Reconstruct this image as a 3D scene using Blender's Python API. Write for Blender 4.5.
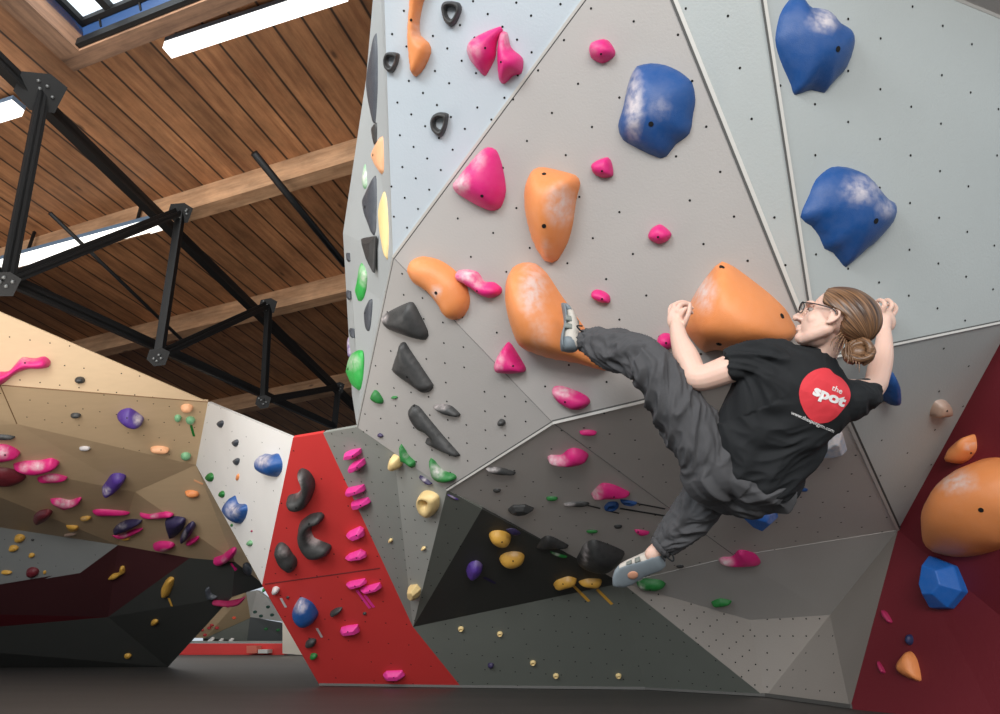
import bpy, bmesh, math, random
from mathutils import Vector, Matrix, noise
from mathutils.bvhtree import BVHTree
from mathutils.geometry import delaunay_2d_cdt
random.seed(7)
PI = math.pi
scene = bpy.context.scene
COL = scene.collection
for o in list(bpy.data.objects): bpy.data.objects.remove(o, do_unlink=True)

# ---------------------------------------------------------------- camera
FPX = 700.0; PITCH = math.radians(21.7); CAM = Vector((0, 0, 0.4))
RIGHT = Vector((1, 0, 0)); UP = Vector((0, -math.sin(PITCH), math.cos(PITCH))); FWD = Vector((0, math.cos(PITCH), math.sin(PITCH)))
cam_data = bpy.data.cameras.new('camera'); cam = bpy.data.objects.new('camera', cam_data); COL.objects.link(cam)
cam_data.sensor_width = 36; cam_data.lens = 36 * FPX / 1000.0; cam_data.clip_start = 0.05; cam_data.clip_end = 200
cam.location = CAM; cam.rotation_euler = (PI / 2 + PITCH, 0, 0)
scene.camera = cam
# ---------------------------------------------------------------- light, exposure
scene.view_settings.view_transform = 'Standard'; scene.view_settings.look = 'None'
scene.view_settings.exposure = 0.28; scene.view_settings.gamma = 1.0; scene.view_settings.use_curve_mapping = False
world = bpy.data.worlds.new('world'); scene.world = world; world.use_nodes = True
bg = world.node_tree.nodes['Background']; bg.inputs[0].default_value = (0.80, 0.90, 1.0, 1); bg.inputs[1].default_value = 0.60
def area(name, loc, target, sx, sy, power, color):
    l = bpy.data.lights.new(name, 'AREA'); l.shape = 'RECTANGLE'; l.size = sx; l.size_y = sy; l.energy = power; l.color = color
    o = bpy.data.objects.new(name, l); COL.objects.link(o); o.location = loc
    o.rotation_euler = (Vector(target) - Vector(loc)).to_track_quat('-Z', 'Y').to_euler(); return o
LIGHTS = [
    area('skylight_daylight', (-3.4, -2.2, 3.7), (0.3, 3.2, 2.2), 2.4, 2.0, 190, (0.90, 0.96, 1.0)),
    area('front_fill', (0.2, -4.5, 2.7), (0.7, 3.0, 1.8), 5.0, 2.0, 285, (1.0, 0.95, 0.90)),  # added fill lamp behind the camera, no window stands there
    area('tube_row_light', (-2.8, 2.2, 4.0), (-3.4, 5.8, 1.8), 2.4, 0.5, 40, (1.0, 0.97, 0.93)),
    area('far_hall_light', (-5.5, 14.2, 2.75), (-5.6, 14.9, 0.0), 5.0, 2.0, 190, (1.0, 0.97, 0.93)),
    area('roof_fill', (-3.2, 3.2, 1.6), (-2.6, 5.5, 4.2), 3.0, 1.6, 44, (1.0, 0.92, 0.84)),  # added unseen lamp aimed up to brighten the roof boards
]

# ---------------------------------------------------------------- geometry helpers
def ray(px, py): return RIGHT * ((px - 500) / FPX) + UP * ((357 - py) / FPX) + FWD
def W(px, py, d): return CAM + ray(px, py) * d
def proj(p):
    q = Vector(p) - CAM; d = q.dot(FWD); return (500 + FPX * q.dot(RIGHT) / d, 357 - FPX * q.dot(UP) / d, d)
def floor_pt(px, py, z=0.0):
    r = ray(px, py); return CAM + r * ((z - CAM.z) / r.z)
def floor_d(px, py): return -CAM.z / ray(px, py).z
def on_plane(px, py, p0, n):
    r = ray(px, py); return CAM + r * ((p0 - CAM).dot(n) / r.dot(n))
def tri_normal(a, b, c):
    n = (b - a).cross(c - a).normalized()
    return n if n.dot(CAM - a) > 0 else -n
def cv(dx, dy, d): return RIGHT * (dx * d / FPX) - UP * (dy * d / FPX)    # pixel offsets at a depth -> metres
def link(name, me, m=None, parent=None):
    o = bpy.data.objects.new(name, me); COL.objects.link(o)
    if m is not None:
        for x in (m if isinstance(m, (list, tuple)) else [m]): me.materials.append(x)
    if parent is not None: o.parent = parent; o.matrix_parent_inverse = Matrix.Translation(-parent.location)
    return o
def obj(name, bm, m=None, parent=None, smooth=False):
    bmesh.ops.recalc_face_normals(bm, faces=bm.faces[:])
    me = bpy.data.meshes.new(name)
    bm.to_mesh(me); bm.free()
    if smooth:
        for p in me.polygons: p.use_smooth = True
    return link(name, me, m, parent)
def empty(name, loc):
    o = bpy.data.objects.new(name, None); COL.objects.link(o); o.location = loc; o.empty_display_size = 0.1; return o
def tag(o, label=None, cat=None, group=None, kind=None):
    if label: o['label'] = label
    if cat: o['category'] = cat
    if group: o['group'] = group
    if kind: o['kind'] = kind
    return o
def frame_from(d, hint=Vector((0, 0, 1))):
    d = d.normalized(); u = d.cross(hint)
    if u.length < 1e-3: u = d.cross(Vector((1, 0, 0)))
    u.normalize(); return u, d.cross(u).normalized()
def add_bar(bm, a, b, w, h, hint=Vector((0, 0, 1))):
    u, v = frame_from(b - a, hint); vs = []
    for p in (a, b):
        for sx, sy in ((-1, -1), (1, -1), (1, 1), (-1, 1)): vs.append(bm.verts.new(p + u * (sx * w / 2) + v * (sy * h / 2)))
    for i in range(4):
        j = (i + 1) % 4; bm.faces.new((vs[i], vs[j], vs[4 + j], vs[4 + i]))
    bm.faces.new(vs[0:4][::-1]); bm.faces.new(vs[4:8])
def loft(bm, secs, n=20, cap=True):
    """secs: list of (center, U, V) elliptical sections"""
    rings = []
    for c, u, v in secs:
        rings.append([bm.verts.new(c + u * math.cos(2 * PI * k / n) + v * math.sin(2 * PI * k / n)) for k in range(n)])
    for a, b in zip(rings[:-1], rings[1:]):
        for k in range(n):
            j = (k + 1) % n; bm.faces.new((a[k], a[j], b[j], b[k]))
    if cap: bm.faces.new(rings[0][::-1]); bm.faces.new(rings[-1])
def crom(P, t):
    n = len(P) - 1; i = min(int(t), n - 1); f = t - i
    g = lambda k: P[max(0, min(n, k))]
    a, b, c, d = g(i - 1), g(i), g(i + 1), g(i + 2)
    return (b * 2 + (c - a) * f + (a * 2 - b * 5 + c * 4 - d) * f * f + (b * 3 - a - c * 3 + d) * f ** 3) * 0.5
def tube(bm, pts, radii, n=14, sub=5, round_ends=True):
    """smooth tapered tube through pts"""
    P = [Vector(p) for p in pts]; R = [Vector((r, 0, 0)) for r in radii]; N = len(P) - 1; cs = []
    for k in range(N * sub + 1):
        t = k / sub; cs.append((crom(P, t), max(1e-4, crom(R, t).x)))
    secs = []; u = None
    for i, (c, r) in enumerate(cs):
        d = (cs[min(i + 1, len(cs) - 1)][0] - cs[max(i - 1, 0)][0]).normalized()
        if u is None: u, v = frame_from(d)
        else:
            u = (u - d * u.dot(d)).normalized(); v = d.cross(u)
        secs.append((c, d, u.copy(), v.copy(), r))
    out = []
    if round_ends:
        c, d, u0, v0, r = secs[0]
        for a in (80, 55, 28): out.append((c - d * r * math.sin(math.radians(a)), u0 * r * math.cos(math.radians(a)), v0 * r * math.cos(math.radians(a))))
    out += [(c, u0 * r, v0 * r) for c, d, u0, v0, r in secs]
    if round_ends:
        c, d, u0, v0, r = secs[-1]
        for a in (28, 55, 80): out.append((c + d * r * math.sin(math.radians(a)), u0 * r * math.cos(math.radians(a)), v0 * r * math.cos(math.radians(a))))
    loft(bm, out, n)
def ellipsoid(bm, c, a, b, d, n=20, m=12):
    top = bm.verts.new(c + d); bot = bm.verts.new(c - d); rings = []
    for i in range(1, m):
        th = PI * i / m
        rings.append([bm.verts.new(c + d * math.cos(th) + (a * math.cos(2 * PI * k / n) + b * math.sin(2 * PI * k / n)) * math.sin(th)) for k in range(n)])
    for k in range(n):
        j = (k + 1) % n; bm.faces.new((top, rings[0][k], rings[0][j])); bm.faces.new((bot, rings[-1][j], rings[-1][k]))
    for x, y in zip(rings[:-1], rings[1:]):
        for k in range(n):
            j = (k + 1) % n; bm.faces.new((x[k], y[k], y[j], x[j]))
def remeshed(name, bm, voxel, smooth_it, m, parent, fac=0.5):
    o = obj(name + '_tmp', bm)
    r = o.modifiers.new('r', 'REMESH'); r.mode = 'VOXEL'; r.voxel_size = voxel
    s = o.modifiers.new('s', 'SMOOTH'); s.iterations = smooth_it; s.factor = fac
    dg = bpy.context.evaluated_depsgraph_get(); dg.update()
    me = bpy.data.meshes.new_from_object(o.evaluated_get(dg)); me.name = name
    bpy.data.objects.remove(o, do_unlink=True)
    for p in me.polygons: p.use_smooth = True
    return link(name, me, m, parent)
def inside(x, y, poly):
    c = False; n = len(poly)
    for i in range(n):
        x1, y1 = poly[i]; x2, y2 = poly[i - 1]
        if (y1 > y) != (y2 > y) and x < (x2 - x1) * (y - y1) / (y2 - y1) + x1: c = not c
    return c

# ---------------------------------------------------------------- materials
def S(r, g, b):
    f = lambda c: (c / 255 / 12.92) if c / 255 <= 0.04045 else ((c / 255 + 0.055) / 1.055) ** 2.4
    return (f(r), f(g), f(b), 1)
MATS = {}
def mat(name, rgb, rough=0.6, var=0.08, scale=6.0, bump=0.0, bscale=60.0, metal=0.0, chalk=False, emis=None, spec=0.5, coat=0.0):
    if name in MATS: return MATS[name]
    m = bpy.data.materials.new(name); m.use_nodes = True; nt = m.node_tree; N = nt.nodes; L = nt.links
    b = N['Principled BSDF']; b.inputs['Roughness'].default_value = rough; b.inputs['Metallic'].default_value = metal
    b.inputs['Specular IOR Level'].default_value = spec; b.inputs['Coat Weight'].default_value = coat
    c = S(*rgb)
    tc = N.new('ShaderNodeTexCoord'); nz = N.new('ShaderNodeTexNoise'); nz.inputs['Scale'].default_value = scale; nz.inputs['Detail'].default_value = 5
    L.new(tc.outputs['Object'], nz.inputs['Vector'])
    mx = N.new('ShaderNodeMix'); mx.data_type = 'RGBA'; L.new(nz.outputs['Fac'], mx.inputs[0])
    mx.inputs[6].default_value = tuple(x * (1 - var) for x in c[:3]) + (1,); mx.inputs[7].default_value = tuple(min(1, x * (1 + var)) for x in c[:3]) + (1,)
    out = mx.outputs[2]
    if chalk:
        at = N.new('ShaderNodeAttribute'); at.attribute_name = 'chalk'
        n2 = N.new('ShaderNodeTexNoise'); n2.inputs['Scale'].default_value = 28; n2.inputs['Detail'].default_value = 6; L.new(tc.outputs['Object'], n2.inputs['Vector'])
        mr = N.new('ShaderNodeMapRange'); mr.inputs[1].default_value = 0.32; mr.inputs[2].default_value = 0.62; mr.inputs[3].default_value = 0.25; mr.inputs[4].default_value = 1.0
        L.new(n2.outputs['Fac'], mr.inputs[0])
        mu = N.new('ShaderNodeMath'); mu.operation = 'MULTIPLY'; mu.use_clamp = True; L.new(at.outputs['Fac'], mu.inputs[0]); L.new(mr.outputs[0], mu.inputs[1])
        m2 = N.new('ShaderNodeMix'); m2.data_type = 'RGBA'; L.new(mu.outputs[0], m2.inputs[0]); L.new(out, m2.inputs[6]); m2.inputs[7].default_value = S(232, 222, 220)
        out = m2.outputs[2]
    L.new(out, b.inputs['Base Color'])
    if bump:
        n3 = N.new('ShaderNodeTexNoise'); n3.inputs['Scale'].default_value = bscale; n3.inputs['Detail'].default_value = 4; L.new(tc.outputs['Object'], n3.inputs['Vector'])
        bp = N.new('ShaderNodeBump'); bp.inputs['Strength'].default_value = bump; bp.inputs['Distance'].default_value = 0.004
        L.new(n3.outputs['Fac'], bp.inputs['Height']); L.new(bp.outputs[0], b.inputs['Normal'])
    if emis:
        b.inputs['Emission Color'].default_value = S(*emis[:3]); b.inputs['Emission Strength'].default_value = emis[3]
    MATS[name] = m; return m
def paint(name, rgb, rough=0.62): return mat('paint_' + name, rgb, rough, 0.07, 2.2, 0.25, 90)
HOLE = mat('hole_black', (12, 12, 12), 0.9, 0.0)
def ply_mat():
    m = mat('birch_ply', (206, 178, 142), 0.5, 0.06, 3.0)
    nt = m.node_tree; N = nt.nodes; L = nt.links
    nz = [n for n in N if n.type == 'TEX_NOISE'][0]; mp = N.new('ShaderNodeMapping'); mp.inputs['Scale'].default_value = (1, 6, 9)
    tc = [n for n in N if n.type == 'TEX_COORD'][0]; L.new(tc.outputs['Object'], mp.inputs[0]); L.new(mp.outputs[0], nz.inputs['Vector'])
    return m
PLY = ply_mat()

# ---------------------------------------------------------------- the climbing walls: vertices (pixel, pixel, depth)
V = dict(
    Q=(643, -81, 2.95), c=(393, 257, 3.7), N=(820, 360, 3.05), h=(553, 423, None), e=(357, 427, 4.4), g=(447, 490, None),
    f1a=(379, -160, 3.05), f1b=(640, -160, None), sil=(343, 233, 4.7), sil2=(366, 80, 4.2), sil3=(378, -60, 3.7), sil4=(352, 395, 5.0),
    T=(752, -85, 2.7), T2=(745, -170, 2.45), s1=(1013, 320, 3.37), s2=(1100, 58, None), top1=(1100, -150, None),
    m=(898, 530, None), k=(622, 583, None), x=(735, 556, None), n1=(830, 615, 4.75), n2=(750, 620, 5.0),
    b1=(645, 690, 'F'), b2=(765, 697, 'F'), b3=(850, 709, 'F'), b0=(462, 688, 'F'), b00=(320, 686, 'F'),
    w1=(323, 433, 4.7), q=(413, 627, None), w0=(293, 438, None), v0=(262, 585, None),
    t=(394, 453, 4.32), r=(482, 509, 4.3), rb=(1000, 725, 'F'), rb2=(1150, 742, 'F'), rt=(1200, 300, None), rm=(1190, 250, None),
    y1=(208, 402, 6.3), y0=(196, 465, None),
    tl=(-150, 247, 5.2), tm=(-150, 374, 5.3), jm=(0, 385, None), j=(17, 424, None), jl=(-150, 436, 5.7),
    u1=(135, 492, 7.0), u2=(118, 545, 8.0), u3=(235, 562, 7.7), ul=(-150, 505, 7.6),
    v0t=(266, 586, 8.3), l1=(80, 573, None), ll=(-150, 622, 8.4), l2=(108, 617, 8.9), l3=(190, 558, 7.9), l4=(168, 667, 'F'), l5=(232, 597, 8.0),
    lr=(-150, 611, 8.0), lr2=(-150, 640, 8.6), lb=(-150, 668, 'F'),
)
P3 = {}
for kk, (a, b, d) in V.items():
    if d == 'F': P3[kk] = floor_pt(a, b)
    elif d is not None: P3[kk] = W(a, b, d)
def solve(keys):
    known = [P3[i] for i in keys if i in P3][:3]; n = tri_normal(*known)
    for i in keys:
        if i not in P3: P3[i] = on_plane(V[i][0], V[i][1], known[0], n)
    return n
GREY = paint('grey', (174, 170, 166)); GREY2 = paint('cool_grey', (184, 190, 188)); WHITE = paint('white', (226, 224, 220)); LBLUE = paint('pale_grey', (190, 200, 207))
RED = paint('red', (212, 58, 56)); MAROON = paint('maroon', (108, 20, 33)); MIDG = paint('slate', (146, 149, 143)); DARKG = paint('charcoal', (114, 118, 111)); BLACKG = paint('black', (64, 65, 62)); KICK = paint('shaded_grey', (152, 145, 138)); UNDER = paint('under_grey', (206, 201, 195)); GREEN_G = paint('stone', (166, 168, 162))  # KICK has dimness near the floor painted in; UNDER is lightened for missing bounce
solve(['w1', 'b0', 'b00', 'q']); solve(['b0', 'b1', 'q', 'k'])
for ks in (['Q', 'c', 'N', 'h'], ['c', 'h', 'e', 'g'], ['g', 'h', 'k', 'x'], ['h', 'N', 'x', 'm']): solve(ks)

FACETS = []   # (wall, keys, material, lattice (ox,oy,ax,ay,bx,by) , label)
def F(wall, keys, m, lat=None, label=None, first=None):
    solve((first or []) + [k for k in keys if not first or k not in first]); FACETS.append((wall, keys, m, lat, label))
F('main', ['N', 'c', 'Q', 'h'][:0] or ['Q', 'c', 'h', 'N'], GREY, (552, 113, -25, 28, 40, 14), 'grey main overhang panel', first=['Q', 'c', 'N'])
F('main', ['c', 'e', 'g', 'h'], GREY, (444, 343, 1, 20, 19.5, 4), 'grey lower left panel', first=['c', 'e', 'h'])
F('main', ['f1a', 'f1b', 'Q', 'c'], LBLUE, (423, 93, 14, 12, 12, -22), 'pale panel lit by the skylight', first=['f1a', 'Q', 'c'])
SIDEG = paint('side_grey', (160, 164, 164))
F('main', ['f1a', 'sil3', 'sil2', 'sil', 'c'], SIDEG, None, 'pale side panel')
F('main', ['c', 'sil', 'sil4', 'e'], SIDEG, None, 'pale lower side panel')
F('main', ['Q', 'T', 'N'], GREY2, (728, 16, 12, 52, 45, 8), 'narrow pale panel between two seams')
F('main', ['T', 'N', 's1', 's2'], GREY2, (848, 19, 32.5, 19.5, 0, 52), 'pale grey upper right panel', first=['T', 'N', 's1'])
F('main', ['T', 's2', 'top1', 'T2'], GREY, None, None, first=['T', 's2', 'T2'])
F('main', ['f1b', 'Q', 'T', 'T2'], GREY2, None, None)
F('main', ['N', 's1', 'm'], GREY2, (883, 401, 27, 15, 30, -26), 'pale grey panel beside the maroon wall')
F('main', ['g', 'h', 'x', 'k'], UNDER, (600, 456, 18, 12, 12, -18), 'grey lower overhang panel', first=['g', 'h', 'k'])
F('main', ['h', 'N', 'm', 'x'], UNDER, (635, 440, 25, 6, 4, 19), 'grey underside panel behind the climber', first=['h', 'N', 'x'])
for tri_ in (['k', 'x', 'n2'], ['x', 'n1', 'n2'], ['x', 'm', 'n1']): F('main', tri_, GREY, None, 'shaded grey roof panel')
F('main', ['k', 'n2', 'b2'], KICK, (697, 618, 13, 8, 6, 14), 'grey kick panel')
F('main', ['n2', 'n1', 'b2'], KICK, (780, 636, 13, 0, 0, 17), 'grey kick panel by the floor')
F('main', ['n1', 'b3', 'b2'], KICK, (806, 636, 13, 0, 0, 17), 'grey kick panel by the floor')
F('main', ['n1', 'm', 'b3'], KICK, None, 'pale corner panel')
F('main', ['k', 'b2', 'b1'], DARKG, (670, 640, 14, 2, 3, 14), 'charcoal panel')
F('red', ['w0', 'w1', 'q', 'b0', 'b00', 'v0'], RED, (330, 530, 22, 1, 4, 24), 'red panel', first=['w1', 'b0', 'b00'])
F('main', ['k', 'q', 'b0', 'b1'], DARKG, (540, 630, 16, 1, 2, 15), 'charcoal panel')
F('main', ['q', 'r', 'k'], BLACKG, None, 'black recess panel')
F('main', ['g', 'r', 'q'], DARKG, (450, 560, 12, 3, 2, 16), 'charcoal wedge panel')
F('main', ['t', 'g', 'q'], GREEN_G, (415, 520, 10, 1, 1, 13), 'mid grey wedge panel')
F('main', ['w1', 'e', 't', 'q'], MIDG, (370, 470, 11, 0, 2, 12), 'slate grey panel')
F('red', ['w0', 'v0', 'y0', 'y1'], WHITE, (230, 450, 14, 6, -2, 18), 'white panel', first=['w0', 'v0', 'y1'])
F('tan', ['tl', 'y1', 'jm', 'tm'], PLY, (30, 340, 20, 3, -5, 20), None, first=['tl', 'y1', 'tm'])
F('tan', ['jm', 'y1', 'y0', 'j'], PLY, (30, 400, 18, 3, -3, 17), None, first=['jm', 'y1', 'y0'])
F('tan', ['tm', 'jm', 'j', 'jl'], PLY, (-3, 411, 20, 3, -3, 17), None)
F('tan', ['j', 'y0', 'u1'], PLY, None, None)
F('tan', ['y0', 'v0t', 'u3', 'u1'], PLY, None, None)
F('tan', ['jl', 'j', 'u1', 'u3', 'l3', 'u2', 'ul'], PLY, None, None)
F('tan', ['ul', 'u2', 'l1', 'll'], paint('dim_grey', (150, 152, 150)), (20, 560, 18, 3, -3, 17), 'grey lower panel', first=['ul', 'u2', 'll'])
F('tan', ['u2', 'l3', 'l2', 'lr', 'll', 'l1'], paint('dark_maroon', (80, 38, 42)), None, 'dark maroon lower panel')
F('tan', ['l3', 'u3', 'v0t', 'l5', 'l4', 'l2'], BLACKG, None, 'black lower panel')
F('tan', ['lr', 'l2', 'lr2'], MAROON, None, 'maroon stripe panel')
F('tan', ['lr2', 'l2', 'l4', 'lb'], BLACKG, None, 'black kick panel')
F('maroon', ['s1', 'm', 'b3', 'rb', 'rb2', 'rt'], MAROON, None, 'maroon panel', first=['m', 'b3', 'rb'])

WALLS = {}
for key, label, base in (('main', 'large pale grey faceted overhanging boulder wall that the climber hangs from', floor_pt(645, 690)),
                         ('red', 'wedge of red and white painted panels with black kidney holds and pink blocks', floor_pt(390, 687)),
                         ('tan', 'plywood boulder at the left with brown underside and black lower part', P3['lb'].copy()),
                         ('maroon', 'dark maroon angled wall at the right with big orange holds', P3['rb'].copy())):
    WALLS[key] = tag(empty('climbing_wall', base), label, 'climbing wall')
PANELS = []
def make_panel(wall, keys, m, lat, label):
    pts = [P3[k] for k in keys]
    nn = Vector((0, 0, 0))
    for i in range(len(pts)): nn += pts[i].cross(pts[(i + 1) % len(pts)])
    nn.normalize(); cen = sum(pts, Vector()) / len(pts)
    if nn.dot(CAM - cen) < 0: nn = -nn
    bm = bmesh.new(); fr = [bm.verts.new(p) for p in pts]; bk = [bm.verts.new(p - nn * 0.03) for p in pts]
    f = bm.faces.new(fr); bm.faces.new(bk[::-1])
    for i in range(len(pts)):
        j = (i + 1) % len(pts); bm.faces.new((fr[i], fr[j], bk[j], bk[i]))
    bmesh.ops.recalc_face_normals(bm, faces=bm.faces[:])
    if len(pts) > 3: bmesh.ops.triangulate(bm, faces=[x for x in bm.faces if len(x.verts) > 4])
    bvh = BVHTree.FromBMesh(bm)
    if lat:
        ox, oy, ax, ay, bx, by = lat; rng = random.Random(len(PANELS))
        O = on_plane(ox, oy, cen, nn); A = on_plane(ox + ax, oy + ay, cen, nn) - O; B = on_plane(ox + bx, oy + by, cen, nn) - O
        poly = [V[k][:2] for k in keys]; u, v = frame_from(nn)
        for i in range(-26, 27):
            for jj in range(-26, 27):
                p = O + A * i + B * jj
                if (p - CAM).dot(FWD) < 0.5: continue
                x, y, d = proj(p)
                if not inside(x, y, poly) or rng.random() < 0.12: continue
                loc, n_, _, _ = bvh.ray_cast(CAM, (p - CAM).normalized())
                if loc is None: continue
                if n_.dot(CAM - loc) < 0: n_ = -n_
                p = loc + n_ * 0.0012; rr = 0.0056
                vs = [bm.verts.new(p + u * (rr * math.cos(PI * k / 4)) + v * (rr * math.sin(PI * k / 4))) for k in range(8)]
                ff = bm.faces.new(vs); ff.material_index = 1
                if ff.normal.length == 0: ff.normal_update()
    me = bpy.data.meshes.new('wall_panel'); bm.to_mesh(me); bm.free()
    o = link('wall_panel', me, [m, HOLE], WALLS[wall])
    if label: o['label'] = label
    PANELS.append((o, bvh, nn)); return o
for a in FACETS: make_panel(*a)
def wall_hit(px, py, only=None):
    d = ray(px, py).normalized(); best = None
    for o, bvh, nn in PANELS:
        h = bvh.ray_cast(CAM, d)
        if h[0] is not None and (best is None or h[3] < best[2]):
            n = h[1] if h[1].dot(d) < 0 else -h[1]; best = (h[0], n, h[3])
    return best
for a_, b_ in (('b0', 'b1'), ('b1', 'b2'), ('b00', 'b0'), ('b2', 'b3')):
    bm = bmesh.new(); pa_, pb_ = P3[a_], P3[b_]; add_bar(bm, pa_ + Vector((0, -0.02, 0.015)), pb_ + Vector((0, -0.02, 0.015)), 0.015, 0.022); obj('base_strip', bm, paint('base_grey', (92, 91, 88)), WALLS['main'])
# seam strips along the panel joints
ALU = mat('seam_trim', (206, 204, 198), 0.45, 0.03, metal=0.0); GAP = mat('seam_gap', (88, 88, 86), 0.8, 0.0)
def seam(a, b, w=0.012, wall='main', gap=True, off=0.010):
    pa = P3[a] if isinstance(a, str) else a; pb = P3[b] if isinstance(b, str) else b
    d = (CAM - (pa + pb) / 2).normalized(); s = (pb - pa).cross(d).normalized()
    bm = bmesh.new(); add_bar(bm, pa + d * 0.002, pb + d * 0.002, w, 0.008, d); o = obj('seam_strip', bm, ALU, WALLS[wall]); o['label'] = 'light edging strip along a panel joint'
    if gap:
        bm = bmesh.new(); add_bar(bm, pa + d * 0.002 + s * off, pb + d * 0.002 + s * off, w * 0.7, 0.005, d); o = obj('seam_gap', bm, GAP, WALLS[wall]); o['label'] = 'dark gap beside the edging strip'
seam('c', 'Q', 0.013, off=0.012); seam('Q', 'N', 0.016, off=0.014); seam('T', 'N', 0.012, off=0.011); seam('h', 'N', 0.013, off=-0.010)
seam('N', 's1', 0.010, off=-0.008); seam('g', 'h', 0.011, off=-0.008); seam('N', 'm', 0.015, off=-0.013); seam('e', 'c', 0.006, off=0.006)
seam('T', 's2', 0.012, off=0.011)
def thin_line(a, b, m=GAP, w=0.005, wall='main'):
    d = (CAM - (a + b) / 2).normalized(); bm = bmesh.new(); add_bar(bm, a + d * 0.001, b + d * 0.001, w, 0.002, d); obj('panel_joint', bm, m, WALLS[wall])['label'] = 'thin panel joint line'
thin_line(P3['c'], P3['h'], mat('joint_grey', (120, 118, 116), 0.8, 0), 0.003); thin_line(P3['h'], P3['x'], mat('joint_grey', (120, 118, 116), 0.8, 0), 0.004)
thin_line(P3['k'], P3['x'], ALU, 0.004); thin_line(P3['x'], P3['m'], ALU, 0.003)
hr = wall_hit(380, 568); hl = wall_hit(265, 584)
thin_line(hl[0], hr[0], mat('joint_dark_red', (90, 14, 18), 0.8, 0), 0.009, 'red')
thin_line(P3['jm'], P3['y1'], mat('joint_brown', (120, 90, 60), 0.8, 0), 0.008, 'tan'); thin_line(P3['jm'], P3['j'], mat('joint_brown', (120, 90, 60), 0.8, 0), 0.008, 'tan')

# ---------------------------------------------------------------- floor, roof, truss, lights
def floor_mat():
    m = mat('mat_floor', (78, 75, 72), 0.55, 0.25, 1.0, 0.4, 14)
    nt = m.node_tree; N = nt.nodes; L = nt.links
    nz = [n for n in N if n.type == 'TEX_NOISE'][0]; mp = N.new('ShaderNodeMapping'); mp.inputs['Scale'].default_value = (0.5, 3.0, 1)
    tc = [n for n in N if n.type == 'TEX_COORD'][0]; L.new(tc.outputs['Object'], mp.inputs[0]); L.new(mp.outputs[0], nz.inputs['Vector']); return m
bm = bmesh.new(); ext = [(-16, -7), (9, -7), (9, 26), (-16, 26)]
tv = [bm.verts.new((x, y, 0)) for x, y in ext]; bv = [bm.verts.new((x, y, -0.3)) for x, y in ext]
bm.faces.new(tv); bm.faces.new(bv[::-1])
for i in range(4): bm.faces.new((tv[i], bv[i], bv[(i + 1) % 4], tv[(i + 1) % 4]))
fl = obj('floor', bm, floor_mat()); tag(fl, kind='structure')

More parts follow.
